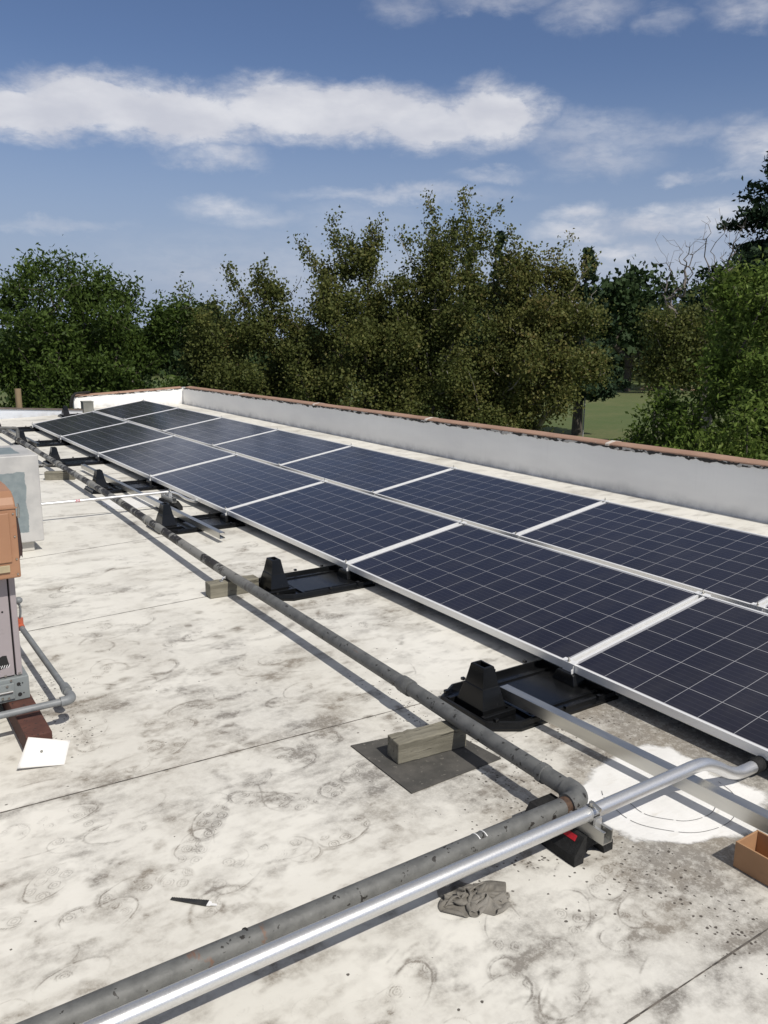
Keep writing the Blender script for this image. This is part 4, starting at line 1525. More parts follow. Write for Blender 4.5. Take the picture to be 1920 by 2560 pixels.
# torn black sticker with slanted white strokes
m = MB()
P = [(-2.26, 0.286), (-2.235, 0.283), (-2.228, 0.287), (-2.212, 0.286), (-2.208, 0.262), (-2.203, 0.242), (-2.222, 0.234), (-2.26, 0.226)]
m.add([tuple(Vector((x, -10.9212, z)) - q) for x, z in P], [tuple(range(len(P)))])
st_ = m.build('sticker', M['darkhole'], hv)
m = MB()
for k in range(5):
    x = -2.246 + k * 0.009
    m.add([tuple(Vector(p) - q) for p in ((x, -10.9218, 0.234), (x + 0.003, -10.9218, 0.2345), (x + 0.009, -10.9218, 0.247), (x + 0.006, -10.9218, 0.2465))], [(0, 1, 2, 3)])
o = m.build('print', M['white'], st_)
# orange-tan hood with rounded top edge and pressed front panel
m = MB()
prof = [(-10.14, 0.624), (-10.14, 0.955), (-10.80, 0.965), (-10.93, 0.958), (-10.975, 0.940), (-10.995, 0.915), (-11.0, 0.895), (-11.0, 0.624)]
m.prism([(a - q.y, b) for a, b in prof], 'x', -3.1 - q.x, -2.144 - q.x)
hood = m.build('hood', M['tan'], hv, bevel=0.006)
m = MB()
bx(m, (-3.1, -11.0065, 0.69), (-2.172, -11.0005, 0.885))
m.build('pressed_panel', M['tan'], hood, bevel=0.005)
m = MB()
bx(m, (-3.1, -11.009, 0.652), (-2.183, -11.0005, 0.680))
o = m.build('label_strip', noisy('faded_cream', (0.42, 0.35, 0.22), (0.36, 0.3, 0.19), 20, 0.6), hood, bevel=0.002)
m = MB()
bx(m, (-3.1, -11.004, 0.9), (-2.1405, -10.99, 0.905))
m.build('lid_edge', M['tan'], hood)
m = MB()
P = [(-2.150, 0.868), (-2.140, 0.866), (-2.134, 0.80), (-2.131, 0.74), (-2.134, 0.702), (-2.139, 0.712), (-2.146, 0.695), (-2.150, 0.78)]
m.prism([(x - q.x, z) for x, z in P], 'y', -10.998 - q.y, -10.99 - q.y)
m.build('dark_flap', noisy('dark_rubber_flap', (0.03, 0.016, 0.013), (0.04, 0.02, 0.016), 30, 0.7), hv)
m = MB()
m.tube([Vector((-2.138, -11.0, 0.862)) - q, Vector((-2.135, -11.0, 0.90)) - q, Vector((-2.136, -11.0, 0.918)) - q], 0.0035, 8)
m.tube([Vector((-2.134, -11.003, 0.862)) - q, Vector((-2.132, -11.003, 0.905)) - q], 0.002, 8)
m.build('latch', M['bolt'], hv, smooth=40)
m = MB()
for z in (0.64, 0.70, 0.79, 0.88):
    m.tube([Vector((-2.156, -11.0005, z)) - q, Vector((-2.156, -11.0045, z)) - q], [0.0045, 0.003], 8)
m.build('screw', M['bolt'], hood, smooth=40)
# round knob and flexible tube on the side
m = MB()
bmk = [(0.0, 0.0), (0.012, 0.003), (0.019, 0.012), (0.019, 0.022), (0.012, 0.031), (0.0, 0.034)]
rings = []
for a, b_ in bmk:
    rings.append([(-2.03 + max(a, 0.0005) * math.cos(t) - q.x, -10.16 + max(a, 0.0005) * math.sin(t) - q.y, 0.258 + b_) for t in np.linspace(0, 2 * math.pi, 14, endpoint=False)])
m.loft(rings)
m.tube([p - q for p in smooth_path([(-2.15, -10.20, 0.285), (-2.06, -10.17, 0.275), (-2.030, -10.16, 0.255), (-2.024, -10.155, 0.225), (-2.026, -10.15, 0.195), (-2.03, -10.14, 0.172)], 5)], 0.0055, 8)
m.build('flex_tube', M['gaspipe'], hv, smooth=50)

# brown timber sleeper
m = MB()
m.box((-2.222, -11.285, 0.001), (-2.129, -10.10, 0.0895))
tag(m.build('timber_sleeper', M['brownwood'], None, bevel=0.003), 'brown painted timber beam on the roof under the air conditioner', 'timber')
# gas pipe with elbow
gp = empty('gas_pipe', (-2.02, -11.12, 0))
tag(gp, 'thin grey gas pipe with elbow turning in front of the air conditioner', 'pipe')
q2 = Vector((-2.02, -11.12, 0))
GH = 0.132
m = MB()
m.tube([Vector((-2.016, -11.05, GH)) - q2, Vector((-2.026, -10.16, GH)) - q2], 0.0135, 14)
m.tube([Vector((-2.055, -11.135, GH)) - q2, Vector((-3.2, -11.145, GH)) - q2], 0.0135, 14)
m.build('tube', M['gaspipe'], gp, smooth=40)
m = MB()
ec = Vector((-2.016 - 0.028, -11.135 + 0.028, GH))
ar = arc(ec, 0, -math.pi / 2, 0.028, (1, 0, 0), (0, 1, 0), 8)
m.tube([p - q2 for p in [Vector((-2.016, -11.085, GH))] + ar + [Vector((-2.062, -11.135, GH))]], 0.0195, 16)
m.build('elbow', M['gaspipe'], gp, smooth=40)
m = MB()
m.tube([Vector((-2.016, -11.04, GH + 0.001)) - q2, Vector((-2.017, -11.00, GH + 0.006)) - q2], [0.021, 0.0185], 16)
m.build('union', M['gaspipe'], gp, smooth=40)
m = MB()
m.tube([Vector((-2.028, -10.165, GH)) - q2, Vector((-2.03, -10.14, GH + 0.012)) - q2, Vector((-2.03, -10.14, GH + 0.045)) - q2], 0.018, 12)
m.build('orange_fitting', M['orange'], gp, smooth=40)
# white sheet propped against the sleeper end
m = MB()
c4 = [Vector((-2.2235, -11.375, 0.108)), Vector((-2.06, -11.31, 0.012)), Vector((-2.118, -11.405, 0.002)), Vector((-2.272, -11.37, 0.012))]
c4 = [Vector((-2.217, -11.305, 0.098)), Vector((-2.077, -11.335, 0.058)), Vector((-2.117, -11.402, 0.002)), Vector((-2.273, -11.366, 0.016))]
N = 8
vs = []
for i in range(N + 1):
    for j in range(N + 1):
        a, b_ = i / N, j / N
        p = (c4[0].lerp(c4[1], a)).lerp(c4[3].lerp(c4[2], a), b_)
        vs.append(p + Vector((0, 0, 0.006 * math.sin(a * math.pi) * math.sin(b_ * math.pi))))
fs = [(i * (N + 1) + j, (i + 1) * (N + 1) + j, (i + 1) * (N + 1) + j + 1, i * (N + 1) + j + 1) for i in range(N) for j in range(N)]
m.add(vs, fs)
sh = m.build('metal_sheet', M['sheet'], None, smooth=60)
sd = sh.modifiers.new('solid', 'SOLIDIFY')
sd.thickness = 0.0015
tag(sh, 'small white sheet with a round hole propped on the end of the brown timber', 'sheet')
m = MB()
cpt = (c4[0] + c4[1] + c4[2] + c4[3]) / 4 + Vector((-0.012, 0.0, 0.0085))
nn = (c4[1] - c4[0]).cross(c4[3] - c4[0]).normalized()
if nn.z < 0:
    nn = -nn
e1 = (c4[1] - c4[0]).normalized()
e2 = nn.cross(e1)
m.add([tuple(cpt + e1 * 0.0055 * math.cos(t) + e2 * 0.0055 * math.sin(t)) for t in np.linspace(0, 2 * math.pi, 16, endpoint=False)], [tuple(range(16))])
m.build('hole', M['greybox'], sh)

# galvanized duct on a curb
du = empty('duct_box', (-1.502, -8.143, 0.078))
tag(du, 'galvanized duct box with pale sealant bands on a low curb behind the air conditioner', 'duct')
m = MB()
m.box((-1.4, 0, 0), (0, 0.63, 0.632))
m.build('body', M['duct'], du, bevel=0.008)
m = MB()
m.box((-1.35, 0.05, -0.077), (-0.062, 0.58, -0.001))
m.build('curb', M['sealant'] if False else noisy('curb_membrane', (0.52, 0.5, 0.45), (0.46, 0.44, 0.4), 6, 0.7), du, bevel=0.006)

# ------------------------------------------------------------------ small things
bxo = empty('open_box', (-0.565, -13.11, 0))
tag(bxo, 'open brown cardboard box at the right edge of the roof foreground', 'box')
m = MB()
wd, ln, hh, t = 0.112, 0.42, 0.086, 0.006
m.box((0, -ln, 0.001), (t, 0, hh))
m.box((wd - t, -ln, 0.001), (wd, 0, hh))
m.box((t, -t, 0.001), (wd - t, 0, hh - 0.001))
m.box((t, -ln, 0.001), (wd - t, -ln + t, hh - 0.001))
m.box((t, -ln + t, 0.001), (wd - t, -t, 0.005))
m.build('walls', M['box'], bxo, bevel=0.0015)

# crumpled rag: a small cloth solver squeezes a flat sheet into folds
def crumple(seed=4,N=46,M=40,L=0.36,Wd=0.30,steps=260):
    rs=np.random.default_rng(seed)
    dx=L/(N-1);dy=Wd/(M-1)
    P=np.zeros((N,M,3))
    P[...,0]=np.linspace(-L/2,L/2,N)[:,None];P[...,1]=np.linspace(-Wd/2,Wd/2,M)[None,:]
    k=rs.normal(size=(10,2))*np.array([26,28]);ph=rs.uniform(0,6.28,10);am=rs.uniform(.006,.013,10)
    for a,b,c in zip(k,ph,am): P[...,2]+=c*np.sin(P[...,0]*a[0]+P[...,1]*a[1]+b)
    P[...,2]+=.02
    V=np.zeros_like(P)
    tgt=rs.uniform(-1,1,(5,2))*np.array([.12,.10])
    def con(A,B,r,st):
        d=B-A;l=np.linalg.norm(d,axis=-1,keepdims=True);c=st*.5*(l-r)/np.maximum(l,1e-7)*d
        return c
    offs=[(1,0,dx,.9),(0,1,dy,.9),(1,1,np.hypot(dx,dy),.6),(1,-1,np.hypot(dx,dy),.6),(2,0,2*dx,.35),(0,2,2*dy,.35)]
    for s in range(steps):
        f=min(1,s/(steps*.6))
        # lateral squeeze toward a smaller footprint
        target_x=.115-.0*f; 
        V*=.93
        V[...,2]-=.00022
        sq=np.array([.62,.46])
        lim=np.array([L/2,Wd/2])*(1-f*(1-sq))
        Pn=P+V
        if s<steps*.7:
            sc=np.array([.50,.38])**(1/(steps*.7)); 
            Pn[...,:2]*=sc
            V[...,:2]=0
        for it in range(6):
            for (i,j,r,st) in offs:
                if j>=0:
                    a=(slice(0,N-i),slice(0,M-j));b=(slice(i,N),slice(j,M))
                else:
                    a=(slice(0,N-i),slice(-j,M));b=(slice(i,N),slice(0,M+j))
                c=con(Pn[a],Pn[b],r,st)*.5
                C=np.zeros_like(Pn);C[a]+=c;C[b]-=c
                Pn+=C
            Pn[...,2]=np.clip(Pn[...,2],.003,.045)
        V=(Pn-P)*.5
        gr=(Pn[...,2]<=.0031)
        V[gr]*=.4
        P=Pn
    return P


Pr = crumple()
N1, N2 = Pr.shape[:2]
ii = np.arange(N1 * N2).reshape(N1, N2)
Fr = np.stack([ii[:-1, :-1], ii[1:, :-1], ii[1:, 1:], ii[:-1, 1:]], -1).reshape(-1, 4)
rag = mesh_np('rag', Pr.reshape(-1, 3), Fr, M['rag'], smooth=True)
rag.modifiers.new('sub', 'SUBSURF').render_levels = 1
rag.scale = (1, 1, 0.78)
rag.location = (-1.325, -12.80, 0.0)
rag.rotation_euler = (0, 0, R(-28))
rag.modifiers.new('solid', 'SOLIDIFY').thickness = 0.0025
tag(rag, 'crumpled grey cloth rag lying on the roof below the foreground conduit', 'rag')

# saw blade
sb = empty('saw_blade', (-2.0, -12.378, 0.002))
sb.rotation_euler = (0, 0, R(-45))
tag(sb, 'small dark toothed saw blade with white shank lying on the roof', 'blade')
m = MB()
pts_ = [(-0.060, -0.004)]
top = []
nT = 22
for k in range(nT):
    a = -0.060 + 0.108 * k / nT
    hgt = 0.003 + 0.010 * (k / nT)
    top += [(a, hgt), (a + 0.108 / nT * 0.5, hgt + 0.0028)]
poly = top + [(0.048, 0.013), (0.048, -0.008)]
poly = poly + [(-0.060, -0.004)]
m.prism(poly, 'z', 0.001, 0.004)
m.build('blade', M['blade'], sb)
m = MB()
m.prism([(0.0485, -0.007), (0.0485, 0.012), (0.058, 0.009), (0.060, 0.004), (0.075, 0.004), (0.077, -0.001), (0.060, -0.003), (0.056, -0.006)], 'z', 0.001, 0.004)
m.build('shank', M['white'], sb)

# ================================================================== TREES
def leaf_quads(P, size, aspect, droop, rs, jitter=0.35):
    """rhombic leaves centred at P"""
    n = len(P)
    d = rs.normal(size=(n, 3))
    d[:, 2] = d[:, 2] * (1 - 0.5 * droop) - droop * 1.0
    d /= np.linalg.norm(d, axis=1)[:, None]
    a = rs.normal(size=(n, 3))
    a[:, 2] *= 0.5
    s = np.cross(d, a)
    s /= np.maximum(np.linalg.norm(s, axis=1)[:, None], 1e-6)
    nn = np.cross(d, s)
    L = size * rs.uniform(1 - jitter, 1 + jitter, n)[:, None]
    w = L * aspect
    base = P - d * L * 0.5
    tip = P + d * L * 0.5
    l = P - d * L * 0.05 + s * w * 0.5 + nn * L * 0.10
    r_ = P - d * L * 0.05 - s * w * 0.5 + nn * L * 0.10
    V_ = np.stack([base, r_, tip, l], 1).reshape(-1, 3)
    F_ = np.arange(4 * n).reshape(n, 4)
    return V_, F_


def grow(base, start, tips, rs, bend=0.15):
    """connect tips to a growing skeleton; returns node positions, parent, tip node ids"""
    nodes = [np.array(base, float)]
    par = [-1]
    b0, s0 = np.array(base, float), np.array(start, float)
    for t in np.linspace(0.2, 1, 5):
        nodes.append(b0 + (s0 - b0) * t + rs.normal(0, 0.04, 3) * np.array([1, 1, 0]))
        par.append(len(nodes) - 2)
    order = np.argsort(np.linalg.norm(tips - s0, axis=1))
    ids = []
    for k in order:
        t = tips[k]
        A = np.array(nodes[2:])
        dv = t - A
        dist = np.linalg.norm(dv, axis=1)
        ds = np.linalg.norm(A - s0, axis=1)
        cost = dist + 0.45 * ds + np.where(dv[:, 2] < -0.2, 0.35 * np.abs(dv[:, 2]), 0)
        j = int(np.argmin(cost)) + 2
        p0 = nodes[j]
        m_ = max(1, int(dist[j - 2] / 0.55))
        prev = j
        side = rs.normal(0, bend, 3) * dist[j - 2]
        for q_ in range(1, m_ + 1):
            f = q_ / m_
            p = p0 + (t - p0) * f + side * f * (1 - f) * 1.6 + np.array([0, 0, 0.12 * dist[j - 2] * f * (1 - f)])
            nodes.append(p)
            par.append(prev)
            prev = len(nodes) - 1
        ids.append(prev)
    return np.array(nodes), np.array(par), np.array(ids)[np.argsort(order)]


def branch_mesh(nodes, par, r_tip, r_trunk, n=5):
    cnt = np.zeros(len(nodes))
    child = np.bincount(par[par >= 0], minlength=len(nodes))
    cnt[child == 0] = 1
    for i in range(len(nodes) - 1, 0, -1):
        cnt[par[i]] += cnt[i]
    rad = r_tip * cnt ** 0.46
    rad = np.minimum(rad * (r_trunk / max(rad[0], 1e-6)) ** (np.log(np.maximum(cnt, 1)) / max(np.log(cnt[0]), 1e-6)), r_trunk)
    i = np.arange(1, len(nodes))
    a, b_ = nodes[par[i]], nodes[i]
    ra, rb2 = np.minimum(rad[par[i]], rad[i] * 1.35), rad[i]
    t = b_ - a
    t /= np.maximum(np.linalg.norm(t, axis=1)[:, None], 1e-6)
    ref = np.where(np.abs(t[:, 2:3]) < 0.9, np.array([[0, 0, 1.0]]), np.array([[1.0, 0, 0]]))
    e1 = np.cross(t, ref)
    e1 /= np.linalg.norm(e1, axis=1)[:, None]
    e2 = np.cross(t, e1)
    ang = np.arange(n) * 2 * math.pi / n
    ca, sa = np.cos(ang), np.sin(ang)
    off = e1[:, None, :] * ca[None, :, None] + e2[:, None, :] * sa[None, :, None]
    A = a[:, None, :] + off * ra[:, None, None]
    B = b_[:, None, :] + off * rb2[:, None, None]
    V_ = np.concatenate([A, B], 1).reshape(-1, 3)
    k = np.arange(len(i))[:, None] * 2 * n
    jj = np.arange(n)[None, :]
    j2 = (jj + 1) % n
    F_ = np.stack([k + jj, k + j2, k + n + j2, k + n + jj], -1).reshape(-1, 4)
    return V_, F_


def sample_blobs(blobs, n, rs, shell=0.5):
    vol = np.array([b[3] * b[4] * b[5] for b in blobs]) ** 0.8
    pick = rs.choice(len(blobs), n, p=vol / vol.sum())
    d = rs.normal(size=(n, 3))
    d /= np.linalg.norm(d, axis=1)[:, None]
    r_ = rs.random(n) ** (1 / 3 * (1 - shell) + 0.02)
    B = np.array(blobs)[pick]
    return B[:, :3] + d * r_[:, None] * B[:, 3:6]


def tree(name, label, cat, base, start_z, blobs, ntips, nleaf, lsize, aspect, droop, mat, bark, spread=0.32, seed=1,
         shoots=(), tone_mu=0.45, tone_sd=0.2, r_trunk=0.16, r_tip=0.006, group=None, flat=1.0, holes=(), shell=0.5, leaf_drop=0.0, clump=9):
    rs = np.random.default_rng(seed)
    base = np.array([base[0], base[1], GZ - 0.05])
    start = np.array([base[0], base[1], start_z])
    blobs_w = [(base[0] + b[0], base[1] + b[1], b[2], b[3], b[4], b[5]) for b in blobs]
    nc = max(6, int(ntips / clump))
    cen = sample_blobs(blobs_w, nc, rs, shell)
    rad_ = np.mean([b[3] for b in blobs_w])
    own_c = rs.integers(0, nc, ntips)
    tips = cen[own_c] + rs.normal(size=(ntips, 3)) * (0.17 * rad_) * rs.uniform(0.5, 1.2, nc)[own_c][:, None] * np.array([1, 1, 0.8])
    ctone = rs.normal(0, 0.12, nc)[own_c]
    leafmul = np.where(rs.random(len(tips)) < 0.13, 0.02, 1.0)
    extra = []
    for (sx, sy, z0, z1, lean_x, lean_y, dens) in shoots:      # upright leafy shoots above the crown
        k = int((z1 - z0) / 0.13)
        w1, w2, ph = rs.uniform(0.06, 0.2), rs.uniform(0.06, 0.2), rs.uniform(0, 6)
        lump = rs.random(k + 2)
        for q_ in range(k):
            f = q_ / k
            cx_ = base[0] + sx + lean_x * f + w1 * math.sin(3.2 * f + ph) + rs.normal(0, 0.05)
            cy_ = base[1] + sy + lean_y * f + w2 * math.cos(2.7 * f + ph) + rs.normal(0, 0.05)
            zz_ = z0 + (z1 - z0) * f
            extra.append((cx_, cy_, zz_))
            leafmul = np.append(leafmul, 0.78 * dens * (1 - 0.6 * f) * (1.5 * lump[q_] if lump[q_] > 0.3 else 0.1))
            if rs.random() < 0.55 * (1.1 - 0.6 * f):       # side sprig
                a_ = rs.uniform(0, 6.28)
                l_ = rs.uniform(0.18, 0.5) * (1 - 0.5 * f)
                extra.append((cx_ + math.cos(a_) * l_, cy_ + math.sin(a_) * l_, zz_ + rs.uniform(0.02, 0.3)))
                leafmul = np.append(leafmul, dens * rs.uniform(0.1, 1.0))
    if extra:
        tips = np.concatenate([tips, np.array(extra)])
    keep = np.ones(len(tips), bool)
    for (hx, hy, hz_, hr) in holes:
        dd = np.linalg.norm((tips - np.array([base[0] + hx, base[1] + hy, hz_])), axis=1)
        keep &= (dd > hr) | (rs.random(len(tips)) < 0.12)
    tips, leafmul = tips[keep], leafmul[keep]
    nodes, par, ids = grow(base, start, tips, rs)
    root = empty(name, tuple(base))
    tag(root, label, cat, group)
    bv, bf = branch_mesh(nodes, par, r_tip, r_trunk)
    mesh_np('trunk', bv - base, bf, bark, root, smooth=True)
    if nleaf > 0:
        per = np.maximum((nleaf / len(tips) * leafmul * rs.uniform(0.35, 1.65, len(tips))), 1).astype(int)
        own = np.repeat(np.arange(len(tips)), per)
        tone_t = rs.normal(tone_mu, tone_sd * 0.6, len(tips))
        sp = spread * rs.uniform(0.6, 1.3, len(tips))
        is_sh = np.arange(len(tips)) >= (len(tips) - len(extra))
        sp = np.where(is_sh & (len(extra) > 0), 0.11, sp)
        off = rs.normal(size=(len(own), 3)) * sp[own][:, None] * np.array([1, 1, flat])
        back = nodes[par[ids]][own]
        f = rs.random(len(own))[:, None] * 0.7
        P = tips[own] * (1 - f) + back * f + off
        P[:, 2] -= leaf_drop * np.abs(rs.normal(size=len(own)))
        lv, lf = leaf_quads(P, lsize, aspect, droop, rs)
        tone = np.clip(tone_t[own] + rs.normal(0, 0.11, len(own)), 0, 1)
        mesh_np('crown', lv - base, lf, mat, root, attrs={'tone': tone})
    return root


# big green tree behind the far left corner
tree('leafy_tree', 'tall rounded deep green tree with drooping leaves behind the far left roof corner', 'tree', (2.75, 9.2), -1.2,
     [(0, 0, 1.95, 1.75, 1.4, 1.5), (0, 0, 2.3, 1.3, 1.2, 1.1), (-0.9, -0.1, 1.1, 1.2, 1.2, 1.15), (0.95, 0.0, 1.1, 1.2, 1.2, 1.25), (0.2, -0.5, -0.6, 2.0, 1.4, 1.2), (-1.3, -0.3, -1.4, 1.3, 1.2, 1.2), (1.4, -0.4, -1.0, 1.2, 1.1, 1.2)],
     680, 60000, 0.125, 0.42, 0.8, M['leaf_deep'], M['bark'], 0.18, 3, r_trunk=0.2, tone_mu=0.46, tone_sd=0.2, clump=2.2, holes=[(0.1, -0.95, 1.2, 0.28)], shell=0.6, leaf_drop=0.05)
tree('leafy_tree', 'low deep green tree with a forked bare limb between the round and olive trees', 'tree', (5.4, 9.0), -1.4,
     [(0.15, 0, 1.45, 0.9, 1.0, 1.15), (-0.4, -0.3, -0.1, 1.2, 1.1, 1.2), (0.5, -0.2, -1.4, 1.4, 1.2, 1.3)],
     240, 22000, 0.125, 0.42, 0.7, M['leaf_deep'], M['barkpale'], 0.19, 5, r_trunk=0.13, tone_mu=0.42, shell=0.55)
tree('leafy_tree', 'dim green tree at the far left edge behind the tan post', 'tree', (0.2, 9.2), -1.5,
     [(0, 0, 0.4, 1.1, 1.1, 1.1), (0.2, -0.3, -1.2, 1.4, 1.2, 1.4), (-1.4, 0.4, 0.0, 1.3, 1.2, 1.4)],
     220, 19000, 0.13, 0.42, 0.6, M['leaf_deep'], M['bark'], 0.2, 8, r_trunk=0.12, tone_mu=0.40)
# olive-brown trees in the middle
OG = 'olive brown trees behind the parapet'
specs = [
    ('low shrubby olive tree with one bare twig, beside the deep green trees', (6.5, 8.1), 2.0,
     [(0, 0, 1.45, 1.0, 1.0, 0.95), (0, -0.2, 0.1, 1.3, 1.2, 1.2), (0.1, -0.2, -1.6, 1.4, 1.2, 1.4)], [(-0.55, 0.1, 2.1, 3.1, -0.05, 0.05, 0.3), (0.35, -0.2, 2.0, 2.6, 0.2, -0.1, 0.5)], 300, 24000),
    ('olive tree with curled leafy sprays on top, just left of the several topped tree', (7.75, 7.4), 2.2,
     [(0, 0, 1.85, 0.85, 0.9, 0.95), (0.25, -0.2, 2.3, 0.5, 0.5, 0.5), (0, -0.1, 0.5, 1.3, 1.1, 1.2), (0.1, -0.3, -1.3, 1.5, 1.2, 1.6)], [(-0.35, 0.25, 2.3, 3.6, -0.55, 0.3, 0.7), (-0.1, -0.05, 2.4, 3.75, 0.15, -0.1, 0.8), (0.55, -0.3, 2.5, 3.3, 0.35, -0.25, 0.5)], 330, 27000),
    ('olive brown tree with several ragged leafy tops in the middle of the row', (9.85, 6.2), 2.8,
     [(0, 0, 2.6, 0.9, 0.95, 1.25), (-0.45, 0.3, 3.3, 0.5, 0.5, 0.8), (0.5, -0.3, 3.4, 0.5, 0.5, 0.75), (-0.2, 0.1, 1.1, 1.6, 1.4, 1.5), (1.15, -0.8, 0.9, 1.1, 1.1, 1.5), (-1.1, 0.6, 0.5, 1.0, 1.0, 1.4), (0, -0.3, -0.9, 1.8, 1.4, 1.8)], [(-0.75, 0.45, 3.2, 4.3, -0.45, 0.3, 0.6), (-0.3, 0.2, 3.7, 4.85, -0.1, 0.05, 0.9), (0.35, -0.2, 3.7, 4.85, 0.45, -0.3, 0.8), (0.0, 0.0, 3.5, 4.6, 0.2, -0.1, 0.7), (0.9, -0.5, 2.6, 3.6, 0.5, -0.3, 0.45)], 620, 49000),
    ('tallest olive brown tree, its ragged spires highest above the parapet', (12.35, 4.4), 3.2,
     [(0, 0, 3.1, 1.1, 1.1, 1.35), (0.1, -0.05, 4.1, 0.6, 0.6, 0.8), (-0.6, 0.4, 3.5, 0.6, 0.6, 0.7), (-1.2, 0.75, 2.2, 0.95, 0.95, 1.35), (-1.5, 0.9, 0.9, 1.0, 1.0, 1.3), (-0.1, 0, 1.4, 1.75, 1.5, 1.7), (0.1, -0.3, -0.8, 1.9, 1.5, 1.9)], [(-0.6, 0.4, 3.9, 5.5, -0.3, 0.2, 0.75), (0.1, -0.05, 4.4, 5.7, 0.15, -0.1, 0.95), (0.35, -0.25, 4.1, 5.45, 0.75, -0.5, 0.55), (-0.95, 0.6, 3.3, 4.4, -0.5, 0.3, 0.5), (0.9, -0.6, 3.2, 4.2, 0.5, -0.3, 0.6)], 680, 55000),
    ('olive brown tree with orange tinted leaves and sparse twiggy top', (13.9, 3.0), 2.6,
     [(0, 0, 2.5, 1.1, 1.1, 1.2), (-0.4, 0.3, 3.2, 0.5, 0.5, 0.6), (-0.1, 0, 0.9, 1.5, 1.4, 1.5), (-0.55, 0.4, -0.9, 1.2, 1.2, 1.5), (0.95, -0.85, 1.5, 0.8, 0.85, 0.9), (1.2, -1.1, 0.95, 0.55, 0.6, 0.5)], [(-0.5, 0.4, 3.4, 4.6, -0.2, 0.15, 0.5), (0.3, -0.2, 3.2, 4.3, 0.35, -0.2, 0.4), (0.8, -0.6, 2.6, 3.9, 0.6, -0.4, 0.35), (1.0, -0.9, 2.0, 3.0, 0.3, -0.3, 0.35)], 560, 43000),
]
for i, (lb, b, sz, blobs, sh, nt, nl) in enumerate(specs):
    tree('olive_tree', lb, 'tree', b, -2.0, blobs, nt, int(nl * 1.6), 0.082, 0.75, 0.3, M['leaf_olive'], M['barkpale'] if i in (3, 4, 5) else M['bark'], 0.19, 31 + i, sh,
         r_trunk=0.13, r_tip=0.0075, group=OG, tone_mu=(0.38, 0.40, 0.44, 0.44, 0.58)[i], tone_sd=0.22, shell=0.45, clump=5)
# second row behind them closes the gaps low down
for i, (x, y, h, lb) in enumerate([(9.0, 12.5, 2.2, 'dark green tree behind the olive trees, left of the middle'), (13.2, 10.0, 2.6, 'dark green tree behind the tallest olive tree'),
                                   (16.4, 7.4, 2.3, 'dark green tree behind the orange tinted olive tree'), (4.6, 14.5, 1.6, 'dark green tree behind the round green tree')]):
    tree('leafy_tree', lb, 'tree', (x, y), -1.8, [(0, 0, h - 1.4, 2.2, 2.0, 1.4), (0, 0, h - 3.2, 2.5, 2.2, 1.7), (0.2, 0, -3.0, 2.3, 2.0, 1.2)], 170, 12000, 0.19, 0.6, 0.4, M['leaf_far'], M['bark'], 0.36, 60 + i, tone_mu=0.4, r_trunk=0.15)


# conifers
def conifer(label, base, ztop, zbot, rad, n, lsize, seed, r_trunk=0.35, jag=0.25, group=None, nb=70):
    rs = np.random.default_rng(seed)
    root = empty('conifer_tree', (base[0], base[1], GZ - 0.05))
    tag(root, label, 'tree', group)
    b = np.array([base[0], base[1], GZ - 0.05])
    H = ztop - zbot
    t_ = rs.random(n * 3)
    t_ = t_[rs.random(len(t_)) < (1.03 - t_)][:n]
    tb = rs.random(nb) ** 1.3
    pos, nodes, par = [], [np.array([b[0], b[1], GZ - 0.05]), np.array([b[0], b[1], ztop - 0.1])], [-1, 0]
    tr = MB()
    tr.tube([(0, 0, 0), (0, 0, (ztop - GZ) * 0.5), (0, 0, ztop - GZ)], [r_trunk, r_trunk * 0.6, 0.02], 8)
    tone, P = [], []
    for k in range(nb):
        f = tb[k]
        z = zbot + H * f
        L = rad * (1 - f) ** 0.75 * rs.uniform(1 - jag * 1.6, 1 + jag)
        a = rs.uniform(0, 2 * math.pi)
        m_ = max(8, int(n / nb * (1.4 - f)))
        s = rs.random(m_) ** 0.6
        droop_ = -0.12 * s * L
        w = 0.16 * L * (1.15 - s) + 0.10
        q_ = np.stack([math.cos(a) * s * L, math.sin(a) * s * L, droop_ + 0.1 * L * s ** 3], 1) + rs.normal(size=(m_, 3)) * w[:, None] * np.array([1, 1, 0.6])
        P.append(q_ + np.array([0, 0, z - b[2]]))
        tone.append(np.clip(rs.normal(0.45, 0.2) + rs.normal(0, 0.15, m_), 0, 1))
        tr.tube([(0, 0, z - b[2]), (math.cos(a) * L * 0.85, math.sin(a) * L * 0.85, z - b[2] - 0.08 * L)], [r_trunk * 0.16, 0.01], 4)
    tr.build('trunk', M['bark'], root)
    P = np.concatenate(P)
    lv, lf = leaf_quads(P, lsize, 0.42, 0.1, rs)
    mesh_np('crown', lv, lf, M['leaf_dark'], root, attrs={'tone': np.concatenate(tone)})
    return root


conifer('dark conifer with a bare trunk standing on the lawn, right of the olive trees', (37.5, 23.2), 7.0, -1.9, 2.9, 9000, 0.42, 71)
conifer('slim dark conifer tip showing above the olive trees', (36.9, 30.7), 8.6, -2.5, 2.2, 6000, 0.42, 72)
conifer('tall dark conifer with stepped branches at the right edge', (36.06, 8.54), 12.1, 0.6, 5.6, 100000, 0.27, 73, nb=300, jag=0.28)
conifer('second dark conifer top peeking out between the tall olive spires', (30.0, 25.5), 6.6, -2.5, 1.8, 4500, 0.4, 74)
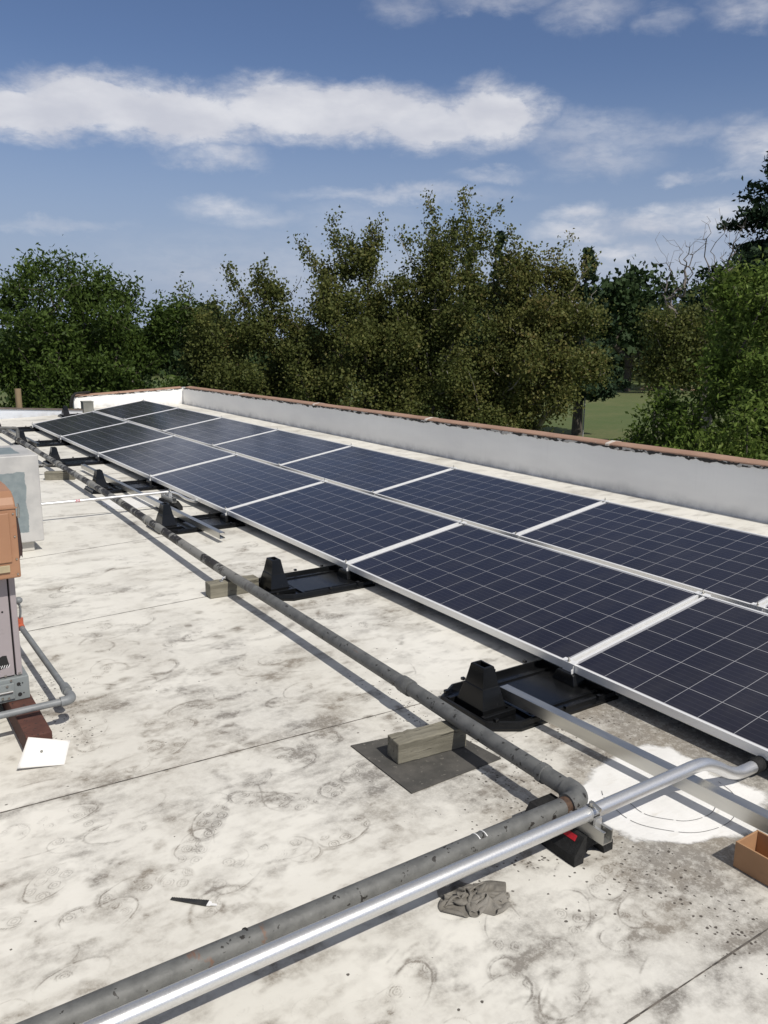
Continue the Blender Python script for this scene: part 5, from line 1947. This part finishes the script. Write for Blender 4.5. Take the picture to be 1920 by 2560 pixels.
# oaks far across the lawn
for i, (x, y, zt, r_, lb) in enumerate([(77.5, 53.0, 8.6, 6.0, 'broad dark oak far across the lawn, in the gap beside the conifer'), (88, 50, 8.2, 6.5, 'dark oak far across the lawn behind the bare tree'),
                                        (66, 62, 7.0, 6.5, 'far dark oak half hidden behind the conifers'), (92, 38, 8.5, 7.0, 'far dark oak behind the bright green tree')]):
    tree('oak_tree', lb, 'tree', (x, y), -1.0, [(0, 0, zt - 4.2, r_, r_, 4.0), (r_ * 0.5, -r_ * 0.3, zt - 5.5, r_ * 0.7, r_ * 0.7, 3.4), (-r_ * 0.55, r_ * 0.3, zt - 5.5, r_ * 0.7, r_ * 0.7, 3.2), (0, 0, zt - 7.8, r_ * 1.05, r_ * 1.05, 2.4)],
         170, 9000, 0.62, 0.7, 0.3, M['leaf_far'], M['bark'], 0.85, 80 + i, r_trunk=0.5, r_tip=0.02, tone_mu=0.4)
tree('oak_tree', 'small brownish twiggy tree at mid distance just left of the bright green tree', 'tree', (23.4, 6.0), -0.4,
     [(0, 0, 1.9, 0.95, 0.95, 1.0), (0.3, -0.3, 0.8, 1.1, 1.1, 1.0), (-0.1, 0.1, -0.1, 0.8, 0.8, 0.7)], 240, 11000, 0.12, 0.65, 0.3, M['leaf_olive'], M['barkdead'], 0.26, 87, r_trunk=0.14, tone_mu=0.45, r_tip=0.009)
tree('oak_tree', 'shadowy mid distance tree with tangled grey twigs, right of the lawn', 'tree', (25.05, 5.25), -0.6,
     [(0, 0, 1.7, 1.0, 1.0, 1.3), (-0.4, 0.35, 1.0, 0.8, 0.8, 0.9), (0.8, -0.6, 0.6, 1.6, 1.6, 1.6)], 230, 8500, 0.14, 0.6, 0.3, M['leaf_olive'], M['barkdead'], 0.5, 88, r_trunk=0.22, tone_mu=0.3, r_tip=0.012)


# bare trees
def bare(label, base, ztop, rad, seed, lean=(0, 0), n=120):
    rs = np.random.default_rng(seed)
    b = np.array([base[0], base[1], GZ - 0.05])
    start = np.array([base[0], base[1], ztop - 3.4])
    t_ = rs.random(n)
    a = rs.uniform(0, 2 * math.pi, n)
    rr_ = rad * (0.25 + 0.75 * t_) * rs.uniform(0.3, 1, n)
    tips = np.stack([b[0] + lean[0] * t_ + np.cos(a) * rr_, b[1] + lean[1] * t_ + np.sin(a) * rr_, ztop - 3.2 + 3.2 * t_ + rs.normal(0, 0.2, n)], 1)
    nodes, par, ids = grow(b, start, tips, rs, 0.3)
    root = empty('bare_tree', tuple(b))
    tag(root, label, 'tree', 'bare leafless trees')
    v_, f_ = branch_mesh(nodes, par, 0.0065, 0.15)
    mesh_np('trunk', v_ - b, f_, M['barkdead'], root, smooth=True)


bare('bare leafless tree with forked grey branches against the sky, left of the two', (30.66, 11.17), 6.2, 1.7, 91)
bare('bare leafless tree with a fan of fine twigs beside the tall dark conifer', (31.78, 9.63), 6.9, 1.5, 92)

# near bright green tree at the right
tree('leafy_tree', 'bright green tree with large glossy leaves, close behind the parapet at the right edge', 'tree', (9.15, -6.75), -1.2,
     [(0.05, 0.0, 1.5, 1.0, 1.0, 1.15), (0.2, -0.3, 2.1, 0.8, 0.9, 0.75), (-0.3, 0.35, 0.5, 0.85, 0.9, 1.0), (-0.5, 0.7, -0.2, 0.65, 0.65, 0.8), (-0.55, 0.65, -1.0, 0.7, 0.7, 0.7), (0.1, -0.1, -0.9, 1.3, 1.3, 1.3), (0.6, -0.9, 0.4, 1.1, 1.1, 1.4), (-0.35, 0.45, -1.5, 0.9, 0.9, 0.9)],
     640, 62000, 0.09, 0.40, 0.6, M['leaf_bright'], M['bark'], 0.12, 101, clump=5, r_trunk=0.10, tone_mu=0.5, tone_sd=0.25, shell=0.8, leaf_drop=0.04)
for i, (x, y, zt, lb) in enumerate([(7.3, -7.0, 0.52, 'small bright green shrub tip rising just above the parapet cap at the right'), (8.0, -7.3, 0.75, 'bright green shrub beside the big bright tree, right above the parapet')]):
    tree('leafy_shrub', lb, 'shrub', (x, y), -1.5, [(0, 0, zt - 0.45, 0.32, 0.32, 0.45), (0, 0, zt - 1.3, 0.55, 0.55, 0.8)], 60, 3800, 0.085, 0.42, 0.5, M['leaf_bright'], M['bark'], 0.13, 110 + i, r_trunk=0.05, tone_mu=0.65)

# far woods closing the horizon
rs = np.random.default_rng(400)
nW = 46000
aa = rs.uniform(-0.35, 1.75, nW)
dd = rs.uniform(125, 165, nW)
hmax = 6.2 + 2.4 * np.sin(aa * 23) + 1.6 * np.sin(aa * 51 + 1) + 1.0 * np.sin(aa * 117)
zz = GZ + (hmax + 1.0) * rs.random(nW) ** 0.8
P = np.stack([CAM_POS.x + np.sin(aa) * dd, CAM_POS.y + np.cos(aa) * dd, zz], 1)
lv, lf = leaf_quads(P, 1.5, 0.75, 0.2, rs)
o = mesh_np('distant_woods', lv, lf, M['leaf_far'], attrs={'tone': np.clip(rs.normal(0.4, 0.25, nW), 0, 1)})
tag(o, kind='stuff')

# ------------------------------------------------------------------ things on the lawn
m = MB()
m.tube([(0, 0, 0), (0.01, 0, 1.6), (0, 0.01, 4.82)], [0.085, 0.08, 0.075], 12)
o = m.build('wooden_post', M['postwood'], None, smooth=40)
o.location = (1.11, 7.31, GZ)
tag(o, 'tan wooden post rising behind the far left parapet wall', 'post')
m = MB()
m.tube([(0, 0, 0), (0, 0, 2.6)], 0.045, 10)
m.tube([(0, 0, 2.6), (0, 0, 2.66)], [0.055, 0.03], 10)
o = m.build('thin_post', noisy('pale_post', (0.32, 0.31, 0.29), (0.26, 0.25, 0.24), 6, 0.7), None, smooth=40)
o.location = (37.0, 22.2, GZ)
tag(o, 'thin pale post standing on the lawn beside the conifer trunk', 'post')
bn = empty('litter_bin', (32.2, 14.06, GZ))
tag(bn, 'dark litter bin on the lawn seen just above the parapet cap', 'bin')
m = MB()
m.loft([[(r_ * math.cos(t), r_ * math.sin(t), z) for t in np.linspace(0, 2 * math.pi, 16, endpoint=False)] for r_, z in ((0.24, 0), (0.29, 0.05), (0.30, 1.0), (0.29, 1.02))])
m.build('body', M['cloth_dark'], bn, smooth=40)
m = MB()
m.loft([[(r_ * math.cos(t), r_ * math.sin(t), z) for t in np.linspace(0, 2 * math.pi, 16, endpoint=False)] for r_, z in ((0.33, 1.021), (0.33, 1.06), (0.2, 1.2), (0.05, 1.24))])
m.build('lid', M['cloth_dark'], bn, smooth=40)


def picnic(loc, rz, label):
    root = empty('picnic_table', loc, (0, 0, rz))
    tag(root, label, 'picnic table', 'picnic tables under the oak')
    m = MB()
    for k in range(5):
        m.box((-1.2, -0.36 + k * 0.146, 0.72), (1.2, -0.36 + k * 0.146 + 0.136, 0.76))
    m.build('table_top', M['postwood'], root)
    for s in (-1, 1):
        m = MB()
        m.box((-1.2, s * 0.72 - 0.13, 0.43), (1.2, s * 0.72 + 0.13, 0.47))
        m.build('bench', M['postwood'], root)
        m = MB()
        m.prism([(-0.75, 0), (-0.67, 0), (-0.2, 0.715), (-0.28, 0.715)], 'x', s * 0.85 - 0.03, s * 0.85 + 0.03)
        m.prism([(0.75, 0), (0.67, 0), (0.2, 0.715), (0.28, 0.715)], 'x', s * 0.85 - 0.03, s * 0.85 + 0.03)
        m.box((s * 0.85 + 0.031 - 0.0, -0.82, 0.37), (s * 0.85 + 0.07, 0.82, 0.427))
        m.build('trestle', M['postwood'], root)


picnic((77.0, 49.5, GZ), 0.5, 'brown picnic table under the far oak, left one')
picnic((80.5, 46.5, GZ), 0.7, 'brown picnic table under the far oak, right one')

# person on the lawn, one continuous skinned body
def person(loc, rz):
    root = empty('person', loc, (0, 0, rz))
    tag(root, 'person in grey shirt and pale hat on the lawn, seen over the parapet cap', 'person')

    def skin(name, verts, edges, radii, mat):
        me = bpy.data.meshes.new(name)
        me.from_pydata(verts, edges, [])
        me.materials.append(mat)
        o = bpy.data.objects.new(name, me)
        link(o, root)
        md = o.modifiers.new('skin', 'SKIN')
        for k, r_ in enumerate(radii):
            sv = me.skin_vertices[0].data[k]
            sv.radius = r_ if isinstance(r_, tuple) else (r_, r_)
            sv.use_root = (k == 0)
        o.modifiers.new('sub', 'SUBSURF').levels = 1
        for mo in o.modifiers:
            if mo.type == 'SUBSURF':
                mo.render_levels = 2
        return o
    v_ = [(0, 0, 0.92), (0, 0, 1.12), (0, 0, 1.36), (0, 0, 1.46), (0, 0.01, 1.53), (0, 0.01, 1.62), (0, 0, 1.70),
          (0.18, 0, 1.40), (0.24, 0.0, 1.14), (0.22, 0.12, 0.92), (0.2, 0.18, 0.86), (-0.18, 0, 1.40), (-0.24, 0, 1.14), (-0.22, 0.12, 0.92), (-0.2, 0.18, 0.86),
          (0.1, 0, 0.86), (0.11, 0.02, 0.48), (0.11, 0, 0.08), (0.12, 0.13, 0.04), (-0.1, 0, 0.86), (-0.12, 0.02, 0.48), (-0.12, 0, 0.08), (-0.13, 0.13, 0.04)]
    e_ = [(0, 1), (1, 2), (2, 3), (3, 4), (4, 5), (5, 6), (2, 7), (7, 8), (8, 9), (9, 10), (2, 11), (11, 12), (12, 13), (13, 14), (0, 15), (15, 16), (16, 17), (17, 18), (0, 19), (19, 20), (20, 21), (21, 22)]
    r_ = [(0.15, 0.11), (0.14, 0.10), (0.17, 0.11), 0.06, (0.075, 0.085), (0.085, 0.10), 0.06, 0.065, 0.048, 0.038, 0.035, 0.065, 0.048, 0.038, 0.035, 0.09, 0.065, 0.045, 0.04, 0.09, 0.065, 0.045, 0.04]
    skin('body', v_, e_, r_, M['skin'])
    m = MB()
    prof = [(0.165, 0.118, 0.86), (0.17, 0.128, 1.0), (0.165, 0.125, 1.15), (0.20, 0.135, 1.32), (0.205, 0.125, 1.40), (0.12, 0.09, 1.47), (0.07, 0.07, 1.49)]
    m.loft([[(a * math.cos(t), b_ * math.sin(t), z) for t in np.linspace(0, 2 * math.pi, 18, endpoint=False)] for a, b_, z in prof])
    for s in (-1, 1):
        m.tube([(s * 0.17, 0, 1.40), (s * 0.215, 0, 1.28), (s * 0.24, 0, 1.15)], [0.08, 0.068, 0.06], 12)
    m.build('shirt', M['cloth_grey'], root, smooth=60)
    m = MB()
    m.loft([[(a * math.cos(t), b_ * math.sin(t), z) for t in np.linspace(0, 2 * math.pi, 16, endpoint=False)] for a, b_, z in ((0.168, 0.12, 0.80), (0.172, 0.125, 0.88), (0.165, 0.12, 0.95))])
    for s in (-1, 1):
        m.tube([(s * 0.1, 0, 0.86), (s * 0.112, 0.02, 0.48), (s * 0.115, 0, 0.08)], [0.105, 0.08, 0.065], 12)
    m.build('trousers', M['cloth_dark'], root, smooth=60)
    m = MB()
    m.loft([[(a * math.cos(t), a * 1.1 * math.sin(t) + 0.01, z) for t in np.linspace(0, 2 * math.pi, 18, endpoint=False)] for a, z in ((0.19, 1.685), (0.19, 1.692), (0.112, 1.70), (0.10, 1.79), (0.05, 1.81))])
    m.build('hat', M['hat'], root, smooth=50)


person((28.05, 19.86, GZ), 2.4)
